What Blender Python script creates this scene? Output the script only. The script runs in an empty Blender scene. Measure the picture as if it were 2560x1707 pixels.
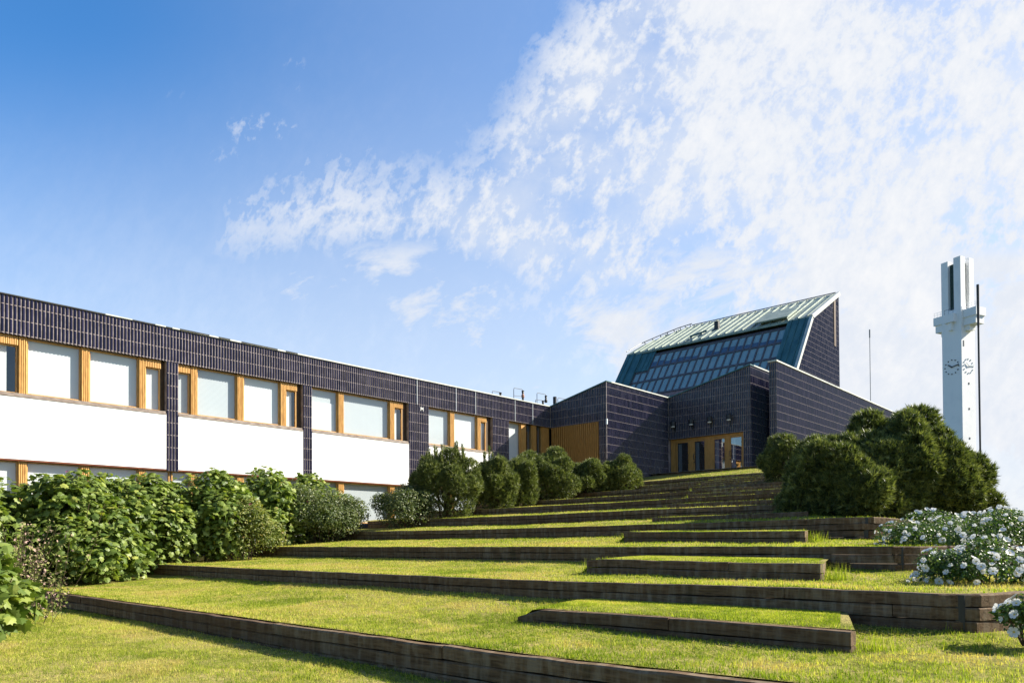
import bpy, math, random
import numpy as np
from mathutils import Vector, Matrix
random.seed(7); RNG = np.random.default_rng(11)
SC = bpy.context.scene
COL = SC.collection
# ---------------------------------------------------------------- camera
YAW, PITCH, ROLL = 0.744159, 0.014377, -0.005992
F0 = Vector((math.cos(YAW), math.sin(YAW), 0)); R0 = Vector((math.sin(YAW), -math.cos(YAW), 0)); U0_ = Vector((0, 0, 1))
CF = F0 * math.cos(PITCH) + U0_ * math.sin(PITCH); CU = U0_ * math.cos(PITCH) - F0 * math.sin(PITCH)
CR = R0 * math.cos(ROLL) + CU * math.sin(ROLL); CU = CU * math.cos(ROLL) - R0 * math.sin(ROLL)
cam_d = bpy.data.cameras.new('camera'); cam = bpy.data.objects.new('camera', cam_d); COL.objects.link(cam)
cam.matrix_world = Matrix(((CR.x, CU.x, -CF.x, 0), (CR.y, CU.y, -CF.y, 0), (CR.z, CU.z, -CF.z, 0), (0, 0, 0, 1)))
cam_d.sensor_width = 36; cam_d.lens = 1804.9 / 2560 * 36; cam_d.shift_y = (1324.54 - 853.5) / 2560
cam_d.clip_start = 0.1; cam_d.clip_end = 6000
SC.camera = cam
# ---------------------------------------------------------------- sun, sky, exposure
SUN = Vector((1.3, -1.0, 1.072)).normalized()          # towards the sun
sun_d = bpy.data.lights.new('sun', 'SUN'); sun_d.energy = 5.0; sun_d.angle = math.radians(0.5); sun_d.color = (1.0, 0.93, 0.80)
sun = bpy.data.objects.new('sun', sun_d); COL.objects.link(sun)
sun.rotation_euler = SUN.to_track_quat('Z', 'Y').to_euler()
SC.view_settings.view_transform = 'Standard'; SC.view_settings.look = 'None'
SC.view_settings.exposure = 1.25; SC.view_settings.gamma = 1
W = bpy.data.worlds.new('World'); SC.world = W; W.use_nodes = True
nt = W.node_tree; N = nt.nodes; Lk = nt.links
bg = N['Background']; bg.inputs['Strength'].default_value = 0.085


def nd(nt, t, **kw):
    n = nt.nodes.new(t)
    for k, v in kw.items():
        setattr(n, k, v)
    return n


def mth(nt, op, a, b=None, c=None, clamp=False):
    n = nt.nodes.new('ShaderNodeMath'); n.operation = op; n.use_clamp = clamp
    for i, x in enumerate((a, b, c)):
        if x is None:
            continue
        if hasattr(x, 'links'):
            nt.links.new(x, n.inputs[i])
        else:
            n.inputs[i].default_value = x
    return n.outputs[0]


def mrange(nt, x, a, b, c=0.0, d=1.0, smooth=True):
    n = nt.nodes.new('ShaderNodeMapRange'); n.interpolation_type = 'SMOOTHSTEP' if smooth else 'LINEAR'
    nt.links.new(x, n.inputs[0])
    for i, v in enumerate((a, b, c, d)):
        n.inputs[i + 1].default_value = v
    return n.outputs[0]


def vdot(nt, v, w):
    n = nt.nodes.new('ShaderNodeVectorMath'); n.operation = 'DOT_PRODUCT'
    nt.links.new(v, n.inputs[0]); n.inputs[1].default_value = w
    return n.outputs['Value']


def noise(nt, vec, scale, detail=4, rough=0.55, dist=0.0):
    n = nt.nodes.new('ShaderNodeTexNoise'); n.inputs['Scale'].default_value = scale; n.inputs['Detail'].default_value = detail
    n.inputs['Roughness'].default_value = rough; n.inputs['Distortion'].default_value = dist
    if vec is not None:
        nt.links.new(vec, n.inputs['Vector'])
    return n.outputs['Fac']


def curve(nt, x, pts):
    n = nt.nodes.new('ShaderNodeFloatCurve'); c = n.mapping.curves[0]
    while len(c.points) < len(pts):
        c.points.new(0.5, 0.5)
    for p, q in zip(c.points, pts):
        p.location = q; p.handle_type = 'AUTO'
    n.mapping.update(); nt.links.new(x, n.inputs['Value'])
    return n.outputs[0]


def combine(nt, a, b, c=0.0):
    n = nt.nodes.new('ShaderNodeCombineXYZ')
    for i, x in enumerate((a, b, c)):
        if hasattr(x, 'links'):
            nt.links.new(x, n.inputs[i])
        else:
            n.inputs[i].default_value = x
    return n.outputs[0]


def mixcol(nt, f, a, b, typ='RGBA', blend='MIX'):
    n = nt.nodes.new('ShaderNodeMix'); n.data_type = 'RGBA'; n.blend_type = blend
    for i, x in ((0, f), (6, a), (7, b)):
        if hasattr(x, 'links'):
            nt.links.new(x, n.inputs[i])
        else:
            n.inputs[i].default_value = x
    return n.outputs[2]


sky = nd(nt, 'ShaderNodeTexSky'); sky.sky_type = 'NISHITA'; sky.sun_disc = False
sky.sun_elevation = math.asin(SUN.z); sky.sun_rotation = math.atan2(SUN.x, SUN.y)
sky.air_density = 1.0; sky.dust_density = 0.6; sky.ozone_density = 2.0
tc = nd(nt, 'ShaderNodeTexCoord'); dv = tc.outputs['Generated']
fw = mth(nt, 'MAXIMUM', vdot(nt, dv, tuple(F0)), 0.15)
ca = mth(nt, 'DIVIDE', vdot(nt, dv, tuple(R0)), fw)              # tangent of the bearing, and of the height, about a fixed heading
cb = mth(nt, 'DIVIDE', vdot(nt, dv, (0, 0, 1)), fw)
ax = mth(nt, 'MULTIPLY_ADD', ca, 0.5, 0.5, clamp=True)           # -1..1 -> 0..1
pv = combine(nt, ca, cb)
warp = noise(nt, pv, 4.0, 5, 0.6)
warp2 = noise(nt, pv, 14.0, 3, 0.6)
top = curve(nt, ax, [(0.0, 0.36), (0.20, 0.40), (0.28, 0.455), (0.38, 0.54), (0.47, 0.595), (0.50, 0.665), (0.55, 0.80), (0.60, 0.90), (0.80, 0.98), (1.0, 1.0)])
bot = curve(nt, ax, [(0.0, 0.44), (0.20, 0.45), (0.29, 0.425), (0.40, 0.42), (0.50, 0.385), (0.58, 0.30), (0.66, 0.20), (0.76, 0.12), (1.0, 0.05)])
rot1 = nd(nt, 'ShaderNodeMapping'); rot1.vector_type = 'TEXTURE'; rot1.inputs['Rotation'].default_value = (0, 0, math.radians(60)); rot1.inputs['Scale'].default_value = (1.5, 1.0, 1)
Lk.new(pv, rot1.inputs['Vector'])
rip = noise(nt, rot1.outputs[0], 30.0, 6, 0.62, 0.25)
fine = noise(nt, rot1.outputs[0], 85.0, 5, 0.65, 0.2)
big = noise(nt, pv, 4.2, 7, 0.62, 0.15)
right = mrange(nt, ca, -0.15, 0.55)
horiz = mrange(nt, cb, 0.42, 0.10)
cbw = mth(nt, 'ADD', cb, mth(nt, 'MULTIPLY', mth(nt, 'SUBTRACT', warp, 0.5), 0.12))
cbf = mth(nt, 'ADD', cbw, mth(nt, 'ADD', mth(nt, 'MULTIPLY', mth(nt, 'SUBTRACT', rip, 0.5), 0.26), mth(nt, 'MULTIPLY', mth(nt, 'SUBTRACT', fine, 0.5), 0.12)))
tip = mrange(nt, ca, -0.53, -0.36)
inB = mrange(nt, mth(nt, 'SUBTRACT', cbw, bot), -0.11, 0.05)
inB = mth(nt, 'MAXIMUM', inB, mth(nt, 'MULTIPLY', mrange(nt, ca, -0.32, 0.05), 0.66))
side = mth(nt, 'MULTIPLY', inB, tip)
band = mth(nt, 'MULTIPLY', mrange(nt, mth(nt, 'SUBTRACT', top, cbf), -0.03, 0.09), side)
vband = mth(nt, 'MULTIPLY', mrange(nt, mth(nt, 'SUBTRACT', top, cbw), -0.03, 0.17), side)
dens = mth(nt, 'ADD', mth(nt, 'ADD', mth(nt, 'MULTIPLY', rip, 0.60), mth(nt, 'MULTIPLY', fine, 0.34)), mth(nt, 'MULTIPLY', big, 0.76))
dens = mth(nt, 'ADD', dens, mth(nt, 'MULTIPLY', right, 0.14))
dens = mth(nt, 'ADD', dens, mth(nt, 'MULTIPLY', mrange(nt, ca, -0.05, -0.34), 0.13))
c1 = mth(nt, 'MULTIPLY', mrange(nt, dens, 0.64, 1.02), band)
# thin veil inside the band
veil = mth(nt, 'MULTIPLY', vband, mth(nt, 'ADD', mrange(nt, big, 0.30, 0.62, 0.34, 0.72), mth(nt, 'MULTIPLY', right, 0.22)))
# low streaks over the roofs
rot2 = nd(nt, 'ShaderNodeMapping'); rot2.vector_type = 'TEXTURE'; rot2.inputs['Rotation'].default_value = (0, 0, math.radians(24)); rot2.inputs['Scale'].default_value = (1.7, 0.9, 1)
rot2.inputs['Location'].default_value = (0.35, 0.6, 0)
Lk.new(pv, rot2.inputs['Vector'])
low = noise(nt, rot2.outputs[0], 7.5, 8, 0.64, 0.35)
lowm = mth(nt, 'MULTIPLY', mrange(nt, cb, 0.46, 0.38), mrange(nt, ca, -0.50, -0.28))
c2 = mth(nt, 'MULTIPLY', mrange(nt, mth(nt, 'ADD', low, mth(nt, 'MULTIPLY', right, 0.22)), 0.42, 0.68), lowm)
# solid haze of cloud low on the right, paling sky towards the horizon
c3 = mth(nt, 'MULTIPLY', mrange(nt, cb, 0.34, 0.12), mrange(nt, ca, 0.20, 0.50))
c4 = mth(nt, 'MULTIPLY', mrange(nt, cb, 0.74, 0.08), 0.66)
c4 = mth(nt, 'ADD', c4, mth(nt, 'MULTIPLY', mrange(nt, ca, -0.62, 0.0), mth(nt, 'SUBTRACT', 0.17, mth(nt, 'MULTIPLY', c4, 0.2))))
fac = mth(nt, 'MAXIMUM', mth(nt, 'MAXIMUM', c1, veil), mth(nt, 'MAXIMUM', c2, mth(nt, 'MULTIPLY', c3, 0.96)))
fac = mth(nt, 'MAXIMUM', fac, c4)
for px_, py_, sx_, sy_, am_ in ((-.348, .575, .060, .026, .55), (-.300, .655, .022, .045, .24), (-.385, .535, .070, .020, .35), (-.44, .625, .06, .012, .14)):   # stray puffs left of the band
    d2 = mth(nt, 'ADD', mth(nt, 'POWER', mth(nt, 'ABSOLUTE', mth(nt, 'DIVIDE', mth(nt, 'SUBTRACT', ca, px_), sx_)), 2.0), mth(nt, 'POWER', mth(nt, 'ABSOLUTE', mth(nt, 'DIVIDE', mth(nt, 'SUBTRACT', cb, py_), sy_)), 2.0))
    pf = mth(nt, 'MULTIPLY', mrange(nt, d2, 1.6, 0.0), mrange(nt, mth(nt, 'MULTIPLY_ADD', rip, .45, mth(nt, 'MULTIPLY', fine, .55)), .42, .66))
    fac = mth(nt, 'MAXIMUM', fac, mth(nt, 'MULTIPLY', pf, am_))
hs = nd(nt, 'ShaderNodeHueSaturation'); hs.inputs['Saturation'].default_value = 1.34; hs.inputs['Value'].default_value = 1.35; hs.inputs['Hue'].default_value = 0.503
Lk.new(sky.outputs[0], hs.inputs['Color']); Lk.new(mrange(nt, vdot(nt, dv, tuple(F0)), -0.1, 0.5, 0.78, 1.20), hs.inputs['Value'])
cloudcol = mixcol(nt, mrange(nt, dens, 0.8, 1.3), (3.9, 4.15, 4.6, 1), (4.72, 4.76, 4.86, 1))
skyc = mixcol(nt, fac, hs.outputs[0], cloudcol)
Lk.new(skyc, bg.inputs['Color'])


# ---------------------------------------------------------------- materials
def new_mat(name):
    m = bpy.data.materials.new(name); m.use_nodes = True
    return m, m.node_tree, m.node_tree.nodes['Principled BSDF']


def setp(b, **kw):
    names = dict(col='Base Color', rough='Roughness', metal='Metallic', spec='Specular IOR Level', coat='Coat Weight', coatr='Coat Roughness', ior='IOR')
    for k, v in kw.items():
        b.inputs[names[k]].default_value = v


def bump(t, b, h, strength=0.3, dist=0.02):
    n = t.nodes.new('ShaderNodeBump'); n.inputs['Strength'].default_value = strength; n.inputs['Distance'].default_value = dist
    t.links.new(h, n.inputs['Height']); t.links.new(n.outputs[0], b.inputs['Normal'])


def mottled(name, c1, c2, scale=6, rough=0.7, spec=0.3, bumpd=0.0, stretch=(1, 1, 1), detail=5, metal=0, lo=.35, hi=.65):
    m, t, b = new_mat(name)
    tcn = nd(t, 'ShaderNodeTexCoord'); mp = nd(t, 'ShaderNodeMapping'); mp.inputs['Scale'].default_value = stretch
    t.links.new(tcn.outputs['Object'], mp.inputs['Vector'])
    f = noise(t, mp.outputs[0], scale, detail, 0.6)
    t.links.new(mixcol(t, mrange(t, f, lo, hi), (*c1, 1), (*c2, 1)), b.inputs['Base Color'])
    setp(b, rough=rough, spec=spec, metal=metal)
    if bumpd:
        bump(t, b, f, 0.5, bumpd)
    return m


ROW0, ROW = 7.745, 0.494


def tile_material(name, glaze1, glaze2, rough):
    m, t, b = new_mat(name)
    tcn = nd(t, 'ShaderNodeTexCoord'); sp = nd(t, 'ShaderNodeSeparateXYZ'); t.links.new(tcn.outputs['Object'], sp.inputs[0])
    z = mth(t, 'DIVIDE', mth(t, 'SUBTRACT', sp.outputs[2], ROW0), ROW)
    fr = mth(t, 'FRACT', mth(t, 'ADD', z, 0.5 + 40))
    line = mth(t, 'LESS_THAN', mth(t, 'ABSOLUTE', mth(t, 'SUBTRACT', fr, 0.5)), 0.022)
    cell = nd(t, 'ShaderNodeTexWhiteNoise'); cell.noise_dimensions = '3D'
    s = nd(t, 'ShaderNodeVectorMath'); s.operation = 'FLOOR'
    sc = combine(t, mth(t, 'DIVIDE', sp.outputs[0], 0.1235), mth(t, 'DIVIDE', sp.outputs[1], 0.1235), mth(t, 'ADD', z, 40.0))
    t.links.new(sc, s.inputs[0]); t.links.new(s.outputs[0], cell.inputs['Vector'])
    n = noise(t, tcn.outputs['Object'], 3.0, 4)
    g = mixcol(t, mth(t, 'ADD', mth(t, 'MULTIPLY', cell.outputs['Value'], 0.75), mth(t, 'MULTIPLY', n, 0.3)), (*glaze1, 1), (*glaze2, 1))
    t.links.new(mixcol(t, line, g, (0.27, 0.225, 0.215, 1)), b.inputs['Base Color'])
    t.links.new(mth(t, 'ADD', mth(t, 'MULTIPLY', line, 0.5), mth(t, 'MULTIPLY_ADD', cell.outputs['Value'], 0.20, rough)), b.inputs['Roughness'])
    setp(b, spec=0.38)
    bump(t, b, noise(t, tcn.outputs['Object'], 11.0, 2), 0.12, 0.01)
    return m


M = {}
M['tile'] = tile_material('navy_glazed_tile', (0.004, 0.0035, 0.015), (0.014, 0.011, 0.042), 0.10)
M['grout'] = mottled('pale_grout', (0.21, 0.18, 0.172), (0.36, 0.315, 0.30), 3, 0.9, 0.1)
M['white'] = mottled('white_render', (0.80, 0.80, 0.785), (0.86, 0.86, 0.85), 1.2, 0.8, 0.2)
M['tower'] = mottled('tower_white_paint', (0.80, 0.81, 0.82), (0.87, 0.87, 0.87), 0.5, 0.75, 0.2, lo=.25, hi=.5)
M['oak'] = mottled('varnished_oak', (0.42, 0.22, 0.062), (0.60, 0.35, 0.11), 5, 0.45, 0.35, 0.002, (6, 6, 0.6))
M['slat'] = mottled('slat_timber', (0.40, 0.20, 0.05), (0.56, 0.29, 0.08), 5, 0.5, 0.3, 0.002, (6, 6, 0.5))
M['darkwood'] = mottled('dark_stained_wood', (0.05, 0.028, 0.014), (0.09, 0.05, 0.022), 5, 0.6, 0.3, 0, (5, 5, 1))
M['sill'] = mottled('weathered_sill', (0.16, 0.12, 0.10), (0.30, 0.25, 0.21), 4, 0.55, 0.3, 0, (1, 4, 4))
M['reddish'] = mottled('red_brown_trim', (0.16, 0.045, 0.025), (0.24, 0.08, 0.04), 5, 0.6, 0.3)
M['copper'] = mottled('pale_copper_patina', (0.19, 0.25, 0.205), (0.31, 0.365, 0.30), 1.3, 0.5, 0.4, 0.004, (1, 1, 1), lo=.3, hi=.7)
M['copper_shade'] = mottled('shade_tone_copper_patina', (0.030, 0.105, 0.115), (0.065, 0.165, 0.17), 0.9, 0.45, 0.4, 0.004, (1, 2, .5), lo=.3, hi=.7)  # the roof's patina again, darkened to teal to paint in shade
M['coping'] = mottled('pale_metal_coping', (0.42, 0.44, 0.40), (0.56, 0.58, 0.53), 1.5, 0.4, 0.5, 0, (1, 1, 1))
M['membrane'] = mottled('black_roof_membrane', (0.018, 0.018, 0.016), (0.05, 0.05, 0.042), 3, 0.7, 0.3)
M['mullion'] = mottled('bronze_glazing_bar', (0.085, 0.075, 0.085), (0.13, 0.115, 0.12), 3, 0.5, 0.4)
M['brick'] = mottled('pink_grey_brick', (0.20, 0.13, 0.13), (0.32, 0.22, 0.21), 4, 0.8, 0.2)
M['black'] = mottled('black_metal', (0.012, 0.012, 0.012), (0.02, 0.02, 0.02), 6, 0.45, 0.5)
M['iron'] = mottled('grey_pipe', (0.09, 0.11, 0.13), (0.13, 0.15, 0.17), 6, 0.5, 0.5)
M['lampwhite'] = mottled('opal_lamp_glass', (0.75, 0.77, 0.8), (0.8, 0.82, 0.84), 3, 0.3, 0.5)
M['terracotta'] = mottled('terracotta_pot', (0.34, 0.17, 0.11), (0.42, 0.22, 0.15), 5, 0.6, 0.3)
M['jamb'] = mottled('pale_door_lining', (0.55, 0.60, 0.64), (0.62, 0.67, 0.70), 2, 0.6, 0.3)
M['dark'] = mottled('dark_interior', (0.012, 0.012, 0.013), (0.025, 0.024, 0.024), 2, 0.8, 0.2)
M['green_slot'] = mottled('bell_louvre_green', (0.025, 0.05, 0.045), (0.05, 0.085, 0.07), 2, 0.6, 0.3)
M['paving'] = mottled('pink_grey_paving', (0.24, 0.20, 0.18), (0.34, 0.29, 0.27), 3, 0.85, 0.2)
M['concrete'] = mottled('grey_concrete', (0.25, 0.25, 0.25), (0.33, 0.33, 0.32), 2, 0.85, 0.2)
M['earth'] = mottled('dark_soil', (0.03, 0.023, 0.015), (0.055, 0.042, 0.028), 6, 0.95, 0.1)


def blind_mat(name, c, pitch, depth):
    m, t, b = new_mat(name)
    tcn = nd(t, 'ShaderNodeTexCoord'); sp = nd(t, 'ShaderNodeSeparateXYZ'); t.links.new(tcn.outputs['Object'], sp.inputs[0])
    w = mth(t, 'SINE', mth(t, 'MULTIPLY', sp.outputs[2], 6.2832 / pitch))
    f = mrange(t, w, -0.95, -0.4)
    n = noise(t, tcn.outputs['Object'], 1.5, 3)
    base = mixcol(t, n, (*[x * 0.94 for x in c], 1), (*c, 1))
    t.links.new(mixcol(t, f, (*[x * (1 - depth) for x in c], 1), base), b.inputs['Base Color'])
    setp(b, rough=0.7, spec=0.2)
    return m


M['roller'] = blind_mat('white_roller_blind', (0.70, 0.715, 0.72), 0.40, 0.03)
M['venetian'] = blind_mat('white_venetian_blind', (0.55, 0.58, 0.60), 0.05, 0.35)


def glass_mat(name, tint, refl=1.0):
    m, t, b = new_mat(name)
    out = t.nodes['Material Output']; t.nodes.remove(b)
    tr = nd(t, 'ShaderNodeBsdfTransparent'); tr.inputs[0].default_value = (*tint, 1)
    gl = nd(t, 'ShaderNodeBsdfGlossy'); gl.inputs['Roughness'].default_value = 0.015
    lw_ = nd(t, 'ShaderNodeLayerWeight')                    # Schlick reflectance, the same from both sides of the pane
    fr = mth(t, 'MULTIPLY_ADD', mth(t, 'POWER', lw_.outputs['Facing'], 5.0), 0.91, 0.09)
    mx = nd(t, 'ShaderNodeMixShader')
    t.links.new(mth(t, 'MULTIPLY', fr, refl, clamp=True), mx.inputs[0]); t.links.new(tr.outputs[0], mx.inputs[1]); t.links.new(gl.outputs[0], mx.inputs[2])
    t.links.new(mx.outputs[0], out.inputs[0])
    return m


M['glass'] = glass_mat('window_glass', (0.92, 0.95, 0.96), 1.2)
M['doorglass'] = glass_mat('door_glass', (0.55, 0.60, 0.62), 3.0)
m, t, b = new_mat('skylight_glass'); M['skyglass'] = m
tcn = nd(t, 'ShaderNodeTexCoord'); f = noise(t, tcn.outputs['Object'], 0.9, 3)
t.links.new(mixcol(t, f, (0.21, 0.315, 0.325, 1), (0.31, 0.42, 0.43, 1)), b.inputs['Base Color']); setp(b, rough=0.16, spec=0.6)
M['skyglass_dark'] = mottled('skylight_glass_below_blind', (0.06, 0.09, 0.14), (0.10, 0.14, 0.20), 2, 0.1, 0.8)  # darker glass where the blinds behind it end

# weathered sleepers: stained, cracked, mossy
m, t, b = new_mat('weathered_sleeper'); M['timber'] = m
tcn = nd(t, 'ShaderNodeTexCoord'); mp = nd(t, 'ShaderNodeMapping'); mp.inputs['Scale'].default_value = (9, 0.8, 9); t.links.new(tcn.outputs['Object'], mp.inputs['Vector'])
g = noise(t, mp.outputs[0], 3.2, 8, 0.65, 0.4)
mp2 = nd(t, 'ShaderNodeMapping'); mp2.inputs['Scale'].default_value = (4, 4, 0.9); t.links.new(tcn.outputs['Object'], mp2.inputs['Vector'])
st = noise(t, mp2.outputs[0], 2.4, 5, 0.6)
att = nd(t, 'ShaderNodeAttribute', attribute_name='rnd')
c = mixcol(t, mrange(t, g, .3, .7), (0.075, 0.047, 0.025, 1), (0.215, 0.142, 0.080, 1))
c = mixcol(t, mrange(t, st, .42, .68, 0, .65), c, (0.29, 0.235, 0.165, 1))
c = mixcol(t, mrange(t, noise(t, mp2.outputs[0], 1.1, 4), .58, .72, 0, .5), c, (0.035, 0.040, 0.016, 1))
c = mixcol(t, mth(t, 'MULTIPLY', att.outputs['Fac'], 0.6), c, (0.06, 0.030, 0.016, 1))
t.links.new(c, b.inputs['Base Color']); setp(b, rough=0.85, spec=0.15); bump(t, b, g, 0.7, 0.012)

# lawn soil/turf sheet
m, t, b = new_mat('mown_turf'); M['turf'] = m
tcn = nd(t, 'ShaderNodeTexCoord'); o = tcn.outputs['Object']
f1 = noise(t, o, 0.9, 6, 0.65); f2 = noise(t, o, 9.0, 6, 0.7); f3 = noise(t, o, 45.0, 3, 0.6)
c = mixcol(t, mrange(t, f2, .3, .7), (0.08, 0.09, 0.014, 1), (0.26, 0.26, 0.05, 1))
c = mixcol(t, mrange(t, f1, .40, .66, 0, .8), c, (0.40, 0.33, 0.12, 1))
c = mixcol(t, mrange(t, mth(t, 'ADD', f2, mth(t, 'MULTIPLY', f1, .5)), .82, .95, 0, .85), c, (0.16, 0.11, 0.06, 1))
t.links.new(c, b.inputs['Base Color']); setp(b, rough=0.95, spec=0.05)
bump(t, b, mth(t, 'ADD', f3, mth(t, 'MULTIPLY', f2, 2)), 1.0, 0.02)

M['field'] = mottled('distant_field', (0.035, 0.045, 0.018), (0.06, 0.07, 0.03), 0.02, 0.95, 0.05)


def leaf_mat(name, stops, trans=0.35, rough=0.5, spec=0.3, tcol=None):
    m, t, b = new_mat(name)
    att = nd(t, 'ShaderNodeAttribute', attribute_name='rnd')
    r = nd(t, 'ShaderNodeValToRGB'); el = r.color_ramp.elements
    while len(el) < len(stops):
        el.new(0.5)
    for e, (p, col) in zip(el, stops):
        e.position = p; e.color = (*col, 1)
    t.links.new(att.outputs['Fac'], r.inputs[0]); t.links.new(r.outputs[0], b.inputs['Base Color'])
    setp(b, rough=rough, spec=spec)
    tl = nd(t, 'ShaderNodeBsdfTranslucent')
    t.links.new(mixcol(t, 1.0, r.outputs[0], (*(tcol or (1.5, 1.6, 0.7)), 1), blend='MULTIPLY'), tl.inputs[0])
    mx = nd(t, 'ShaderNodeMixShader'); mx.inputs[0].default_value = trans
    t.links.new(b.outputs[0], mx.inputs[1]); t.links.new(tl.outputs[0], mx.inputs[2])
    t.links.new(mx.outputs[0], t.nodes['Material Output'].inputs[0])
    return m


M['grass'] = leaf_mat('grass_blade', [(0, (0.11, 0.17, 0.012)), (0.35, (0.28, 0.335, 0.028)), (0.62, (0.47, 0.48, 0.075)), (0.82, (0.60, 0.53, 0.17)), (1, (0.36, 0.24, 0.10))], 0.35, 0.6, 0.15)
M['maple'] = leaf_mat('raspberry_leaf', [(0, (0.06, 0.105, 0.018)), (0.5, (0.15, 0.205, 0.040)), (0.85, (0.26, 0.31, 0.070)), (1, (0.42, 0.40, 0.085))], 0.28, 0.45, 0.35)
M['rose'] = leaf_mat('rose_leaf', [(0, (0.05, 0.08, 0.022)), (0.6, (0.12, 0.15, 0.05)), (1, (0.27, 0.27, 0.10))], 0.25, 0.4, 0.4)
M['roseyellow'] = leaf_mat('yellowing_rose_leaf', [(0, (0.07, 0.11, 0.02)), (0.5, (0.19, 0.22, 0.05)), (0.9, (0.32, 0.29, 0.08)), (1, (0.32, 0.16, 0.06))], 0.30, 0.45, 0.35)
M['needle'] = leaf_mat('pine_needle', [(0, (0.024, 0.038, 0.009)), (0.5, (0.105, 0.135, 0.034)), (1, (0.34, 0.36, 0.125))], 0.2, 0.45, 0.35)
M['needle_dark'] = leaf_mat('pine_needle_dark', [(0, (0.018, 0.031, 0.009)), (0.5, (0.085, 0.112, 0.030)), (1, (0.33, 0.35, 0.115))], 0.2, 0.45, 0.35)
M['whiteleaf'] = leaf_mat('carpet_rose_leaf', [(0, (0.03, 0.07, 0.015)), (0.7, (0.09, 0.15, 0.035)), (1, (0.22, 0.26, 0.07))], 0.28, 0.4, 0.4)
M['petal'] = leaf_mat('white_petal', [(0, (0.72, 0.72, 0.70)), (1, (0.85, 0.85, 0.83))], 0.25, 0.6, 0.2, (1, 1, 1))
M['pink'] = leaf_mat('pink_petal', [(0, (0.55, 0.05, 0.25)), (1, (0.65, 0.12, 0.35))], 0.25, 0.6, 0.2, (1, 1, 1))
M['yolk'] = mottled('yellow_stamen', (0.55, 0.42, 0.08), (0.65, 0.5, 0.12), 5, 0.7, 0.2)
M['seed'] = leaf_mat('dry_seed_head', [(0, (0.10, 0.14, 0.03)), (0.6, (0.22, 0.25, 0.07)), (0.8, (0.40, 0.30, 0.20)), (1, (0.55, 0.36, 0.33))], 0.2, 0.7, 0.1, (1, 1, 1))
M['stem'] = mottled('woody_stem', (0.05, 0.035, 0.02), (0.09, 0.065, 0.04), 6, 0.8, 0.2)


# ---------------------------------------------------------------- helpers
def link(o, parent=None):
    COL.objects.link(o)
    if parent is not None:
        o.parent = parent
        q = parent; off = Vector((0, 0, 0))
        while q is not None:
            off = off + q.location; q = q.parent
        o.location = -off                                     # meshes are modelled in world coordinates
    return o


def tag(o, label=None, cat=None, group=None, kind=None):
    if label: o['label'] = label
    if cat: o['category'] = cat
    if group: o['group'] = group
    if kind: o['kind'] = kind
    return o


def thing(name, loc, label, cat, group=None):
    o = bpy.data.objects.new(name, None); o.empty_display_size = 0.3; COL.objects.link(o); o.location = loc
    return tag(o, label, cat, group)


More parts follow.
